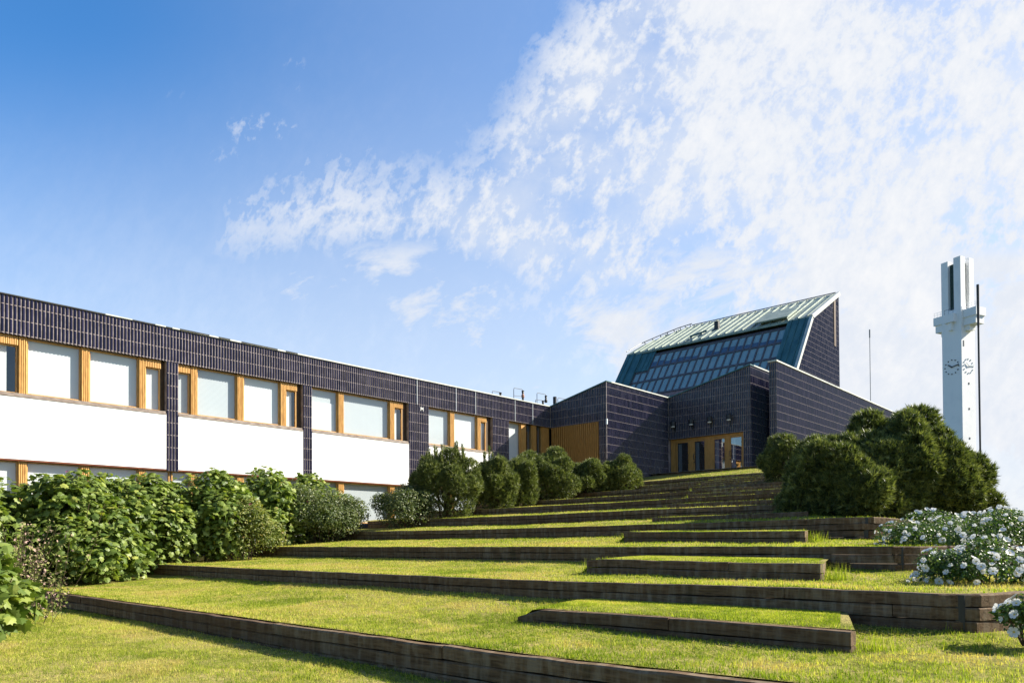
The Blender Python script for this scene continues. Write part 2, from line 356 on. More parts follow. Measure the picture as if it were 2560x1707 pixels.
class MB:
    def __init__(s):
        s.v = []; s.f = []; s.m = []

    def poly(s, pts, mi=0):
        n = len(s.v); s.v += [tuple(p) for p in pts]; s.f.append(list(range(n, n + len(pts)))); s.m.append(mi)

    def hexa(s, c, mi=0):
        n = len(s.v); s.v += [tuple(p) for p in c]
        for q in ((0, 3, 2, 1), (4, 5, 6, 7), (0, 1, 5, 4), (1, 2, 6, 5), (2, 3, 7, 6), (3, 0, 4, 7)):
            s.f.append([n + i for i in q]); s.m.append(mi)

    def box(s, a, b, mi=0):
        (x0, y0, z0), (x1, y1, z1) = a, b
        s.hexa([(x0, y0, z0), (x1, y0, z0), (x1, y1, z0), (x0, y1, z0), (x0, y0, z1), (x1, y0, z1), (x1, y1, z1), (x0, y1, z1)], mi)

    def obox(s, c, ax, ay, az, mi=0):
        c, ax, ay, az = map(Vector, (c, ax, ay, az))
        s.hexa([c - ax - ay - az, c + ax - ay - az, c + ax + ay - az, c - ax + ay - az, c - ax - ay + az, c + ax - ay + az, c + ax + ay + az, c - ax + ay + az], mi)

    def prism(s, pts, off, mi=0):
        pts = [Vector(p) for p in pts]; off = Vector(off); n = len(s.v); k = len(pts)
        s.v += [tuple(p) for p in pts] + [tuple(p + off) for p in pts]
        s.f.append(list(range(n + k - 1, n - 1, -1))); s.m.append(mi); s.f.append(list(range(n + k, n + 2 * k))); s.m.append(mi)
        for i in range(k):
            j = (i + 1) % k; s.f.append([n + i, n + j, n + k + j, n + k + i]); s.m.append(mi)

    def tube(s, path, r, seg=6, mi=0, r2=None):
        path = [Vector(p) for p in path]; n = len(s.v); k = len(path)
        for i, p in enumerate(path):
            d = (path[min(i + 1, k - 1)] - path[max(i - 1, 0)]).normalized()
            a = d.cross(Vector((0.3, 0.5, 0.81))).normalized(); b_ = d.cross(a)
            rr = r if r2 is None else r + (r2 - r) * i / (k - 1)
            for j in range(seg):
                t_ = 2 * math.pi * j / seg; s.v.append(tuple(p + (a * math.cos(t_) + b_ * math.sin(t_)) * rr))
        for i in range(k - 1):
            for j in range(seg):
                j2 = (j + 1) % seg; s.f.append([n + i * seg + j, n + i * seg + j2, n + (i + 1) * seg + j2, n + (i + 1) * seg + j]); s.m.append(mi)
        s.f.append([n + j for j in range(seg)][::-1]); s.m.append(mi); s.f.append([n + (k - 1) * seg + j for j in range(seg)]); s.m.append(mi)

    def lathe(s, c, prof, seg=12, mi=0):
        n = len(s.v); k = len(prof)
        for r, z in prof:
            for j in range(seg):
                t_ = 2 * math.pi * j / seg; s.v.append((c[0] + r * math.cos(t_), c[1] + r * math.sin(t_), c[2] + z))
        for i in range(k - 1):
            for j in range(seg):
                j2 = (j + 1) % seg; s.f.append([n + i * seg + j, n + i * seg + j2, n + (i + 1) * seg + j2, n + (i + 1) * seg + j]); s.m.append(mi)
        s.f.append([n + j for j in range(seg)][::-1]); s.m.append(mi); s.f.append([n + (k - 1) * seg + j for j in range(seg)]); s.m.append(mi)

    def ribs(s, axis, a0, a1, plane, face, zb, zt, pitch=0.1235, w=0.091, dep=0.032, seg=5, mi=0, gi=1, phase=0.0, cap=True):
        """vertical half-round ribs with a flat joint between them; face = sign of the outward normal"""
        fb = zb if callable(zb) else (lambda x: zb); ft = zt if callable(zt) else (lambda x: zt)

        def P(x, d, z):
            q = plane + face * d
            return (x, q, z) if axis == 'u' else (q, x, z)
        nr = max(1, round((a1 - a0) / pitch)); pt = (a1 - a0) / nr; w = w * pt / pitch; g = (pt - w) / 2
        for i in range(nr):
            x0 = a0 + i * pt + g
            xs = [(x0 + w * (0.5 - 0.5 * math.cos(math.pi * k / seg)), dep * math.sin(math.pi * k / seg)) for k in range(seg + 1)]
            n = len(s.v)
            for x, d in xs:
                s.v.append(P(x, d, fb(x))); s.v.append(P(x, d, ft(x)))
            for k in range(seg):
                s.f.append([n + 2 * k, n + 2 * k + 2, n + 2 * k + 3, n + 2 * k + 1]); s.m.append(mi)
            if cap:
                s.f.append([n + 2 * k for k in range(seg + 1)]); s.m.append(mi); s.f.append([n + 2 * k + 1 for k in range(seg + 1)][::-1]); s.m.append(mi)
            for xa, xb in ((a0 + i * pt, x0), (x0 + w, a0 + (i + 1) * pt)):
                s.poly([P(xa, 0, fb(xa)), P(xb, 0, fb(xb)), P(xb, 0, ft(xb)), P(xa, 0, ft(xa))], gi)

    def build(s, name, mats, parent=None, smooth=False):
        me = bpy.data.meshes.new(name); me.from_pydata(s.v, [], s.f)
        for m_ in (mats if isinstance(mats, (list, tuple)) else [mats]):
            me.materials.append(m_)
        me.polygons.foreach_set('material_index', s.m)
        if smooth:
            me.polygons.foreach_set('use_smooth', [True] * len(s.f))
        me.update()
        return link(bpy.data.objects.new(name, me), parent)


def np_mesh(name, V, Fc, mats, parent=None, rnd=None, smooth=False, mi=None):
    V = np.asarray(V, np.float32); Fc = np.asarray(Fc, np.int32); k = Fc.shape[1]
    me = bpy.data.meshes.new(name); me.vertices.add(len(V)); me.vertices.foreach_set('co', V.ravel())
    me.loops.add(Fc.size); me.loops.foreach_set('vertex_index', Fc.ravel())
    me.polygons.add(len(Fc)); me.polygons.foreach_set('loop_start', np.arange(0, Fc.size, k, dtype=np.int32))
    for m_ in (mats if isinstance(mats, (list, tuple)) else [mats]):
        me.materials.append(m_)
    if mi is not None:
        me.polygons.foreach_set('material_index', np.asarray(mi, np.int32))
    if rnd is not None:
        a = me.attributes.new('rnd', 'FLOAT', 'POINT'); a.data.foreach_set('value', np.asarray(rnd, np.float32))
    me.polygons.foreach_set('use_smooth', np.full(len(Fc), smooth))
    me.update(calc_edges=True); me.validate()
    return link(bpy.data.objects.new(name, me), parent)


def struct(o, label=None):
    o['kind'] = 'structure'
    if label: o['label'] = label
    return o


def wob(u, v, k=1.0, seed=0.0):
    """smooth unevenness of turf"""
    return (np.sin(u * 1.7 * k + v * 0.9 * k + seed) + np.sin(u * 0.8 * k - v * 2.1 * k + 1.3 + seed) + 0.6 * np.sin(u * 4.1 * k + v * 3.3 * k + 2.1)) / 2.6


# ---------------------------------------------------------------- terraces: line of every long riser, heights fitted in place
# u of the riser, kink v, return slope, (v, top z) ..., (v, base z) ...
RIS = [
    (5.40, -20.0, 0.0, [(-8, -1.03), (2.1, -1.08), (4.6, -1.14), (10, -1.17), (21, -1.19), (29.5, -1.19)], [(-8, -1.56), (3, -1.56), (7, -1.51), (15.8, -1.49), (21, -1.53), (29.5, -1.5)], 3),
    (9.40, 1.80, 1.9, [(-8, -.62), (3.7, -.63), (8.5, -.685), (18, -.70), (25, -.69), (29.5, -.69)], [(-8, -1.04), (2.7, -1.03), (4.7, -.95), (12, -.95), (18.7, -1.0), (29.5, -1.0)], 3),
    (13.60, 3.48, 1.8, [(-8, -.12), (3.5, -.14), (12, -.16), (22, -.175), (29.5, -.15)], [(-8, -.56), (3.5, -.55), (5, -.52), (12, -.50), (25, -.52), (29.5, -.5)], 3),
    (17.50, 5.18, 1.9, [(-8, -.3), (2.6, .05), (4.6, .44), (5.2, .49), (7.5, .455), (11.5, .42), (18, .385), (26, .40), (29.5, .40)], [(-8, -.7), (2.6, -.35), (4.6, -.04), (6.5, -.01), (11.7, .10), (23, .06), (29.5, .06)], 3),
    (20.00, 6.8, 2.5, [(-8, -1.2), (2, -.6), (4.5, .3), (6, .96), (12, .965), (17, .92), (25, .92), (29.5, .92)], [(-8, -1.3), (2, -.7), (4.5, .1), (6, .62), (12.5, .66), (17, .58), (29.5, .6)], 2),
    (22.80, 8.3, 2.5, [(-8, -1.3), (3, -.6), (5.5, .4), (7, 1.43), (10, 1.47), (16, 1.41), (29.5, 1.40)], [(-8, -1.4), (3, -.7), (5.5, .2), (7, 1.10), (14, 1.14), (29.5, 1.12)], 2),
    (26.30, 9.8, 2.5, [(-8, -1.4), (3, -.6), (6, .5), (8, 1.90), (11.5, 1.98), (17.5, 1.90), (29.5, 1.89)], [(-8, -1.5), (3, -.7), (6, .3), (8, 1.60), (17.5, 1.64), (29.5, 1.64)], 2),
    (30.00, 11.2, 2.5, [(-8, -1.5), (3, -.6), (7, .8), (9, 2.42), (12.5, 2.52), (19.6, 2.45), (25, 2.40), (29.5, 2.4)], [(-8, -1.6), (3, -.7), (7, .6), (9, 2.12), (19, 2.14), (29.5, 2.12)], 2),
    (32.80, 12.5, 2.5, [(-8, -1.6), (4, -.6), (8, 1.0), (10, 2.80), (15.3, 2.93), (20.6, 2.84), (29.5, 2.80)], [(-8, -1.7), (4, -.7), (8, .8), (10, 2.5), (29.5, 2.52)], 2),
    (35.20, 14.0, 2.5, [(-8, -1.7), (4, -.6), (9, 1.4), (11, 3.15), (16, 3.34), (23, 3.28), (29.5, 3.28)], [(-8, -1.8), (4, -.7), (9, 1.2), (11, 2.85), (16, 3.03), (29.5, 3.0)], 2),
]


def ru(i, v):
    u, vk, sl = RIS[i][:3]
    return u + np.maximum(vk - np.asarray(v, float), 0) * sl


def rz(i, v): p = RIS[i][3]; return np.interp(v, [a for a, _ in p], [b for _, b in p])
def rb(i, v): p = RIS[i][4]; return np.interp(v, [a for a, _ in p], [b for _, b in p])


TH = 0.13


def strip(i, v):
    """front (u, z) and back (u, z) of tread i (0 is the lawn in front of the first riser)"""
    v = np.asarray(v, float)
    if i == 0:
        fu, fz = np.full_like(v, -9.0), np.full_like(v, -1.66)
    else:
        fu, fz = ru(i - 1, v) + TH - 0.01, rz(i - 1, v) - 0.012
    if i < len(RIS):
        bu, bz = ru(i, v) + 0.02, rb(i, v)
    else:
        bu, bz = fu + 6.0, np.interp(v, [3, 8, 11], [-.8, 1.6, 4.22])
    return fu, fz, bu, bz


def height(u, v):
    for i in range(len(RIS) + 1):
        fu, fz, bu, bz = [float(x) for x in strip(i, np.array([v]))]
        if u <= bu or i == len(RIS):
            t_ = min(1, max(0, (u - fu) / (bu - fu))); return fz + (bz - fz) * t_
    return 4.2


BUMP = [.03, -.085, -.05, .0, .02, .006, .006, .006, .006, .006, .006]      # hollow or swell of each tread
VS = np.linspace(-8, 29.45, 190)
LV, LF = [], []
base = 0
for i in range(len(RIS) + 1):
    fu, fz, bu, bz = strip(i, VS); nu = 26 if i == 0 else 12
    t_ = np.linspace(0, 1, nu)[:, None]
    Ug = fu + (bu - fu) * t_; Zg = fz + (bz - fz) * t_; Vg_ = np.broadcast_to(VS, Ug.shape)
    edge = np.minimum(np.minimum(t_ * 6, (1 - t_) * 6), 1)
    Zg = Zg + wob(Ug, Vg_) * 0.022 * edge + BUMP[i] * np.sin(np.pi * t_)
    LV.append(np.stack([Ug, Vg_, Zg], -1).reshape(-1, 3))
    idx = base + np.arange(nu * len(VS)).reshape(nu, len(VS))
    LF.append(np.stack([idx[:-1, :-1], idx[1:, :-1], idx[1:, 1:], idx[:-1, 1:]], -1).reshape(-1, 4)); base += nu * len(VS)
# half treads behind the short steps: (u front, v right, v left, (v, z)..., riser it leans on)
HALF = [
    (7.70, 2.39, 6.86, [(2.3, -.925), (4.4, -.93), (6.6, -.955), (6.9, -1.0)], 1),
    (11.50, 4.02, 8.48, [(4, -.39), (6, -.38), (8.2, -.37), (8.5, -.40)], 2),
    (15.60, 5.79, 10.37, [(5.8, .165), (8.2, .18), (10.4, .205)], 3),
    (18.80, 6.95, 11.50, [(6.9, .70), (9, .67), (11.5, .655)], 4),
    (21.40, 8.16, 12.50, [(8.1, 1.19), (10, 1.18), (12.5, 1.18)], 5),
    (24.60, 9.90, 13.50, [(9.8, 1.72), (13.5, 1.69)], 6),
    (28.20, 11.30, 15.30, [(11.3, 2.255), (13, 2.24), (15.4, 2.22)], 7),
    (31.40, 12.60, 16.60, [(12.5, 2.72), (16.6, 2.69)], 8),
    (34.00, 13.60, 17.40, [(13.5, 3.09), (17.4, 3.06)], 9),
]


def hstrip(h, v):
    u, vr, vl, zp, k = h; v = np.asarray(v, float)
    fz = np.interp(v, [a for a, _ in zp], [b for _, b in zp]) - 0.012
    return np.full_like(v, u + TH - 0.01), fz, np.full_like(v, RIS[k][0] + 0.02), np.maximum(rb(k, v) + 0.02, fz + 0.03)


SLANT = .62


def hshift(h, v, t_):                                        # the right end of a half tread runs back at a slant
    return v + SLANT * t_ * np.clip(1 - (v - h[1]) / 1.2, 0, 1)


for h in HALF:
    vs = np.concatenate([np.linspace(h[1] + 0.05, h[2] - 0.05, 20), h[2] + np.array([.08, .2, .32, .45])]); fu, fz, bu, bz = hstrip(h, vs); t_ = np.linspace(0, 1, 6)[:, None]
    Ug = fu + (bu - fu) * t_; Vg_ = hshift(h, np.broadcast_to(vs, Ug.shape), t_); Zg = fz + (bz - fz) * t_ - np.clip((vs - h[2]) / .45, 0, 1) * .34 + 0.02 * np.sin(np.pi * t_) + wob(Ug, Vg_, 1.4) * 0.008
    LV.append(np.stack([Ug, Vg_, Zg], -1).reshape(-1, 3)); idx = base + np.arange(6 * 24).reshape(6, 24)
    LF.append(np.stack([idx[:-1, :-1], idx[1:, :-1], idx[1:, 1:], idx[:-1, 1:]], -1).reshape(-1, 4)); base += 6 * 24
struct(np_mesh('lawn', np.concatenate(LV), np.concatenate(LF), M['turf'], smooth=True))
g = MB(); g.poly([(-3000, -3000, -4.2), (3000, -3000, -4.2), (3000, 3000, -4.2), (-3000, 3000, -4.2)])
struct(g.build('ground', M['field']))
g = MB()                                                     # earth body under the terraces and the level ground behind them
g.box((-9, -8, -4.1), (79, 60, -1.9)); g.box((36.5, 15, -1.9), (79, 60, 3.0)); g.box((20, 24.5, -1.9), (36.5, 60, 0.4))
struct(g.build('earth_bank', M['earth']))
g = MB(); g.poly([(40.5, 15, 4.24), (79, 15, 4.24), (79, 60, 4.24), (40.5, 60, 4.24)])
struct(g.build('plateau', M['turf']))
g = MB(); g.box((40.9, 17.9, 4.0), (43.6, 25.5, 4.30))
struct(g.build('paving', M['paving']))

# ---------------------------------------------------------------- timber risers
STEP_LABELS = [
    'long three-course sleeper riser nearest the viewer, running off the bottom edge',
    'second long sleeper riser from the bottom, ending at a dark post on the right',
    'third long sleeper riser, bending back under the white roses',
    'fourth long sleeper riser, three courses high below the big right-hand pine',
    'fifth long sleeper riser from the bottom of the grass stair',
    'sixth long sleeper riser, starting behind the pointed left pine',
    'seventh long sleeper riser, halfway up the far flight of the grass stair',
    'third long sleeper riser from the top of the grass stair',
    'second long sleeper riser from the top of the grass stair',
    'topmost long sleeper riser under the turf in front of the doors',
]
SHORT_LABELS = [
    'nearest short sleeper step with a rounded left end on the lawn',
    'second short sleeper step from the bottom, tufts of grass at both ends',
    'third short sleeper step from the bottom, square cut right end',
    'fourth short sleeper step with long grass growing at its left end',
    'fifth short sleeper step from the bottom of the stair',
    'sixth short sleeper step from the bottom of the stair',
    'third short sleeper step from the top of the stair',
    'second short sleeper step from the top of the stair',
    'topmost short sleeper step near the small right-hand pine',
]


def beam_course(name, pts, h, parent, thick=TH, roundL=False, seed=0):
    """one course of squared timber along pts [(u, v, ztop)], chamfered, slightly uneven, cut into lengths"""
    rg = np.random.default_rng(seed)
    V = []; Fq = []; R = []
    u = np.array([p[0] for p in pts]); v = np.array([p[1] for p in pts]); z = np.array([p[2] for p in pts])
    du, dv_ = np.gradient(u), np.gradient(v); ln = np.hypot(du, dv_); nu_, nv_ = -dv_ / ln, du / ln   # front normal for v decreasing
    s = np.concatenate([[0], np.cumsum(np.hypot(np.diff(u), np.diff(v)))]); tot = s[-1]
    cuts = [0.0]
    while cuts[-1] < tot - 1.4:
        cuts.append(cuts[-1] + rg.uniform(2.4, 4.4))
    cuts[-1] = tot if len(cuts) > 1 and tot - cuts[-2] < 4.6 else cuts[-1]
    if cuts[-1] < tot: cuts.append(tot)
    if cuts[-1] > tot: cuts[-1] = tot
    for a, b_ in zip(cuts[:-1], cuts[1:]):
        a2, b2 = a + 0.004, b_ - 0.004; n = max(3, int((b2 - a2) / 0.35) + 1); ss = np.linspace(a2, b2, n)
        U_, V_, Z_ = np.interp(ss, s, u), np.interp(ss, s, v), np.interp(ss, s, z); A, B = np.interp(ss, s, nu_), np.interp(ss, s, nv_)
        off = rg.normal(0, 0.006); tilt = rg.normal(0, 0.006); rv = rg.random(); k0 = len(V)
        for q in range(n):
            dz = rg.normal(0, 0.0035) + tilt * (q / (n - 1) - 0.5); dd = off + rg.normal(0, 0.003); c_ = 0.012 + abs(rg.normal(0, 0.006)); hz = h - 0.013
            zt = Z_[q] + dz
            if roundL:
                e = min(1.0, (ss[q] - 0) / 0.45) if ss[q] < 0.45 else 1.0
                zt -= 0.075 * (1 - e) ** 2
            for d_, zz in ((0, -hz), (0, -c_), (c_ * .8, 0), (thick - c_, 0), (thick, -c_), (thick, -hz)):
                V.append((U_[q] - A[q] * (d_ - dd), V_[q] - B[q] * (d_ - dd), zt + zz)); R.append(rv)
        for q in range(n - 1):
            for j in range(6):
                j2 = (j + 1) % 6; Fq.append((k0 + q * 6 + j, k0 + q * 6 + j2, k0 + (q + 1) * 6 + j2, k0 + (q + 1) * 6 + j))
        for e in (k0, k0 + (n - 1) * 6):
            Fq.append((e, e + 1, e + 2, e + 5)); Fq.append((e + 2, e + 3, e + 4, e + 5))
    return np_mesh(name, V, Fq, M['timber'], parent, R)


COURSE = 0.152
VLEFT = [29.3, 28.8, 28.3, 27.8, 27.3, 27, 26.8, 26.6, 26.2, 24.9]
VRIGHT = [-6, -1.5, 0.2, 4.3, 6.2, 7.4, 8.8, 10.2, 11.5, 12.8]
for i in range(len(RIS)):
    vs = [VLEFT[i]] + [x for x in np.arange(math.floor(VLEFT[i] * 2) / 2 - 0.1, VRIGHT[i], -0.5)] + [VRIGHT[i]]
    vk = RIS[i][1]
    vs = sorted(set(vs + ([vk, vk - 0.05] if vk > VRIGHT[i] else [])), reverse=True)
    pts = [(float(ru(i, v)) , v, float(rz(i, v))) for v in vs]
    mid = 12.0
    root = thing('timber_riser', (RIS[i][0], mid, float(rz(i, mid)) - 0.3), STEP_LABELS[i], 'timber riser', 'long sleeper risers of the grass stair')
    for c_ in range(4 if i < 4 else 3):
        beam_course('sleeper', [(a + 0.004 * c_, b_, z_ - c_ * COURSE) for a, b_, z_ in pts], COURSE, root, seed=100 * i + c_)
    if 1 <= i <= 3:
        p = MB(); u_, z_ = RIS[i][0], float(rz(i, vk)); p.box((u_ - 0.035, vk - 0.045, z_ - 0.62), (u_ + 0.05, vk + 0.045, z_ - 0.012)); p.build('post', M['black'], root)
for j, h in enumerate(HALF):
    u_, vr, vl, zp, k = h
    vs = np.linspace(vl, vr, 12); zf = lambda v: float(np.interp(v, [a for a, _ in zp], [b for _, b in zp]))
    root = thing('timber_step', (u_, (vr + vl) / 2, zf((vr + vl) / 2) - 0.25), SHORT_LABELS[j], 'timber step', 'short sleeper steps up the middle of the grass stair')
    for c_ in range(3 if j < 2 else 2):
        beam_course('sleeper', [(u_ + 0.006 * c_, v, zf(v) - c_ * COURSE) for v in vs], COURSE, root, seed=900 + 10 * j + c_, roundL=(j == 0 and c_ == 0), thick=TH + .02)
    ue = RIS[k][0] - 0.02
    for vv in (vr, ):
        for c_ in range(2):
            beam_course('side_board', [(ue - (ue - u_ - 0.15) * q / 5, vv + 0.07 + SLANT * (1 - q / 5), zf(vv) - 0.02 + 0.05 * (1 - q / 5) - c_ * COURSE) for q in range(6)], COURSE, root, thick=0.07, seed=950 + 10 * j + c_)

# ---------------------------------------------------------------- city hall
V0, U1, VE, UE = 29.4943, 35.7467, 25.1306, 42.9682
HALL = thing('city_hall', (30, 32, 0.0), 'long city hall in navy tile with white panels, entrance block and glazed council chamber', 'town hall')
TG = [M['tile'], M['grout']]
FT, FB = 8.556, 7.22            # fascia top and bottom
# wing: fascia
f_ = MB(); f_.ribs('u', -2.0, U1, V0 + 0.036, -1, FB, FT); f_.box((-2, V0 + 0.037, FB + 0.03), (U1 + 6, V0 + 0.40, FT - 0.02), 1)
f_.build('fascia', TG, HALL, smooth=False)
PILL = [(-0.41, 0.07), (5.69, 6.17), (11.79, 12.26), (17.90, 18.37), (24.13, 25.51), (30.44, 31.85)]
for a, b_ in PILL:
    p = MB(); zb = 2.86 if a < 29 else -0.4
    if a > 24: zb = 0.2
    p.ribs('u', a, b_, V0 + 0.038, -1, zb, FB - 0.003); p.box((a + .004, V0 + 0.039, zb), (b_ - .004, V0 + 0.45, FB + .02), 1)
    p.build('pillar', TG, HALL)
# coping and roof membrane
cp = MB(); cp.box((12.0, V0 - 0.035, FT), (U1 - 0.04, V0 + 0.42, FT + 0.055)); cp.box((-2, V0 - 0.02, FT), (12.0, V0 + 0.42, FT + 0.04), 1)
cp.box((9.55, V0 - 0.024, FT + .005), (10.5, V0 + .3, FT + .052)); cp.box((11.35, V0 - 0.024, FT + .005), (11.75, V0 + .3, FT + .05))
for x, w_ in ((12.3, 1.2), (13.9, .5), (14.9, 1.7), (17.0, .6)): cp.box((x, V0 - 0.042, FT + 0.01), (x + w_, V0 + 0.3, FT + 0.062), 1)
cp.build('coping', [M['coping'], M['membrane']], HALL)
r_ = MB(); r_.box((-2, V0 + 0.42, FT - 0.5), (U1 + 6, V0 + 14, FT - 0.05)); r_.build('roof', M['membrane'], HALL)
# wall body behind windows
bd = MB(); bd.box((-2, V0 + 0.75, -1.9), (U1 + 6, V0 + 13, FT - 0.5)); bd.build('wall', M['dark'], HALL)

BAYS = [  # bays: list of ('m', u0, u1) mullions and ('w', u0, u1, blind) windows, ('n', ...) narrow windows with a fluted head
    [('n', 6.17, 6.81, 'open'), ('m', 6.83, 7.08), ('w', 7.08, 8.79, 'roller'), ('m', 8.79, 9.06), ('w', 9.06, 10.80, 'roller'), ('m', 10.80, 11.04), ('n', 11.04, 11.62, 'roller')],
    [('n', 12.26, 12.78, 'venetian'), ('m', 12.81, 13.07), ('w', 13.07, 14.79, 'venetian'), ('m', 14.79, 15.09), ('w', 15.09, 16.83, 'roller'), ('m', 16.83, 17.11), ('n', 17.11, 17.66, 'half')],
    [('w', 18.37, 19.88, 'part'), ('m', 19.88, 20.19), ('w', 20.19, 22.98, 'venetian'), ('m', 22.98, 23.28), ('n', 23.28, 23.83, 'open')],
    [('w', 25.51, 27.15, 'venetian'), ('m', 27.15, 27.48), ('w', 27.48, 29.28, 'roller'), ('m', 29.28, 29.56), ('n', 29.56, 30.04, 'half')],
]
BAYS.insert(0, [(e[0], e[1] - 6.10, e[2] - 6.10, *e[3:]) for e in BAYS[0]])      # the bay just outside the picture
WB, SB = 5.235, 5.085


def window(u0, u1, zb, zt, blind, head=0.0, yp=V0 + 0.20):
    fw_ = 0.045
    w_ = MB()
    for a, b_ in (((u0, yp, zb), (u0 + fw_, yp + .09, zt)), ((u1 - fw_, yp, zb), (u1, yp + .09, zt)), ((u0 + fw_, yp, zb), (u1 - fw_, yp + .09, zb + fw_)), ((u0 + fw_, yp, zt - fw_), (u1 - fw_, yp + .09, zt))):
        w_.box(a, b_)
    o = w_.build('window', M['oak'], HALL)
    if head:
        hd = MB(); hd.ribs('u', u0, u1, yp - 0.06, -1, zt + 0.002, zt + head, pitch=0.066, w=0.058, dep=0.020, gi=0, seg=4); hd.box((u0, yp - 0.058, zt + 0.004), (u1, yp + 0.1, zt + head)); hd.build('head_board', M['oak'], o)
    p = MB(); p.poly([(u0 + fw_, yp + 0.05, zb + fw_), (u1 - fw_, yp + 0.05, zb + fw_), (u1 - fw_, yp + 0.05, zt - fw_), (u0 + fw_, yp + 0.05, zt - fw_)]); p.build('pane', M['glass'], o)
    m_ = {'roller': 'roller', 'venetian': 'venetian', 'half': 'roller', 'open': 'roller', 'part': 'venetian'}[blind]
    q = MB(); yb = yp + 0.17; ua, ub = u0, u1
    if blind == 'half': ub = u0 + (u1 - u0) * 0.72
    if blind == 'open': ub = u0 + (u1 - u0) * 0.55
    q.box((ua, yb, zb), (ub, yb + 0.012, zt)); q.build('blind', M[m_], o)
    if blind == 'part':
        q = MB(); q.box((u0, yb - .03, zb), (u1 - .12, yb - .02, zb + (zt - zb) * .70)); q.build('blind', M['roller'], o)
    return o


for bi, bay in enumerate(BAYS):
    u0b = PILL[bi][1]; u1b = PILL[bi + 1][0]
    for e in bay:
        if e[0] == 'm':
            mm = MB(); mm.ribs('u', e[1], e[2], V0 + 0.145, -1, SB + .15, FB - 0.002, pitch=0.066, w=0.058, dep=0.022, gi=0, seg=5); mm.box((e[1], V0 + 0.147, SB + .15), (e[2], V0 + 0.40, FB - .002)); mm.build('mullion', M['oak'], HALL)
        elif e[0] == 'w':
            window(e[1], e[2], WB, FB - 0.02, e[3])
        else:
            window(e[1], e[2], WB - 0.02, 6.90, e[3], head=0.315)
    jb = MB(); last = bay[-1][2]
    jb.box((last, V0 + 0.22, SB + .15), (u1b + .01, V0 + 0.42, FB)); jb.build('jamb', M['darkwood'], HALL)
    sl = MB(); sl.box((u0b + .005, V0 + 0.0, SB), (u1b - .005, V0 + 0.24, SB + 0.045)); sl.box((u0b + .01, V0 + 0.05, SB + 0.045), (u1b - .01, V0 + 0.26, SB + 0.135)); sl.build('sill', M['sill'], HALL)
    pn = MB(); zb = 2.92 if bi < 4 else 2.95
    pn.box((u0b + .004, V0 + 0.022, zb), (u1b - .004, V0 + 0.5, SB - .002)); pn.build('spandrel_panel', M['white'], HALL)
    tr_ = MB(); tr_.box((u0b, V0 + 0.04, zb - 0.05), (u1b, V0 + 0.5, zb - .002)); tr_.build('panel_trim', M['reddish'], HALL)
    # ground floor windows
    k = 0; x = u0b
    gm = [e for e in bay if e[0] == 'm']; edges = [u0b - .2] + sum([[e[1], e[2]] for e in gm], []) + [u1b + .2]
    for e in gm:
        mm = MB(); mm.ribs('u', e[1], e[2], V0 + 0.16, -1, -1.2, zb - 0.055, pitch=0.066, w=0.058, dep=0.022, gi=0, seg=4); mm.box((e[1], V0 + 0.162, -1.2), (e[2], V0 + 0.45, zb - .055)); mm.build('mullion', M['oak'], HALL)
    for q in range(0, len(edges) - 1, 2):
        window(edges[q], edges[q + 1], 0.9, zb - 0.06, 'roller' if bi < 2 else 'venetian')
    lw = MB(); lw.box((u0b - .2, V0 + 0.1, -1.9), (u1b + .2, V0 + 0.6, 0.88)); lw.build('plinth', M['concrete'], HALL)
# last bay by the inner corner: tall windows
window(31.86, 33.07, 4.75, FB - 0.02, 'roller')
for a, b_ in ((33.07, 33.52), (34.13, 34.49), (35.08, 35.74)):
    mm = MB(); mm.box((a, V0 + 0.13, 3.4), (b_, V0 + 0.42, FB - .002)); mm.build('mullion', M['slat'], HALL)
for a, b_ in ((33.52, 34.13), (34.49, 35.08)):
    w_ = MB(); w_.box((a, V0 + .2, 3.4), (a + .04, V0 + .3, FB)); w_.box((b_ - .04, V0 + .2, 3.4), (b_, V0 + .3, FB)); o = w_.build('window', M['oak'], HALL)
    p = MB(); p.poly([(a + .04, V0 + .25, 3.4), (b_ - .04, V0 + .25, 3.4), (b_ - .04, V0 + .25, FB), (a + .04, V0 + .25, FB)]); p.build('pane', M['doorglass'], o)
    q = MB(); q.box((a + .42, V0 + .40, 3.4), (b_, V0 + .42, FB)); q.build('curtain', M['venetian'], o)
w_ = MB(); w_.box((31.86, V0 + .18, 4.60), (33.07, V0 + .4, 4.74)); w_.build('sill', M['darkwood'], HALL)
w_ = MB(); w_.box((31.86, V0 + .15, 2.0), (33.07, V0 + .5, 4.59)); w_.build('spandrel_panel', M['white'], HALL)
# small white mark on the double pillar
mk = MB(); zc = 7.03; x0 = 24.92
for (a, b_) in (((0, 0), (0, .2)), ((0, .2), (.08, .06)), ((.08, .06), (.16, .2)), ((.16, .2), (.16, 0))):
    d = Vector((b_[0] - a[0], 0, b_[1] - a[1])); c_ = Vector((x0 + (a[0] + b_[0]) / 2, V0 - 0.012, zc - .1 + (a[1] + b_[1]) / 2)); dn = d.normalized()
    mk.obox(c_, dn * (d.length / 2 + .012), Vector((0, .006, 0)), Vector((-dn.z, 0, dn.x)) * .014)
mk.build('wall_mark', M['white'], HALL)

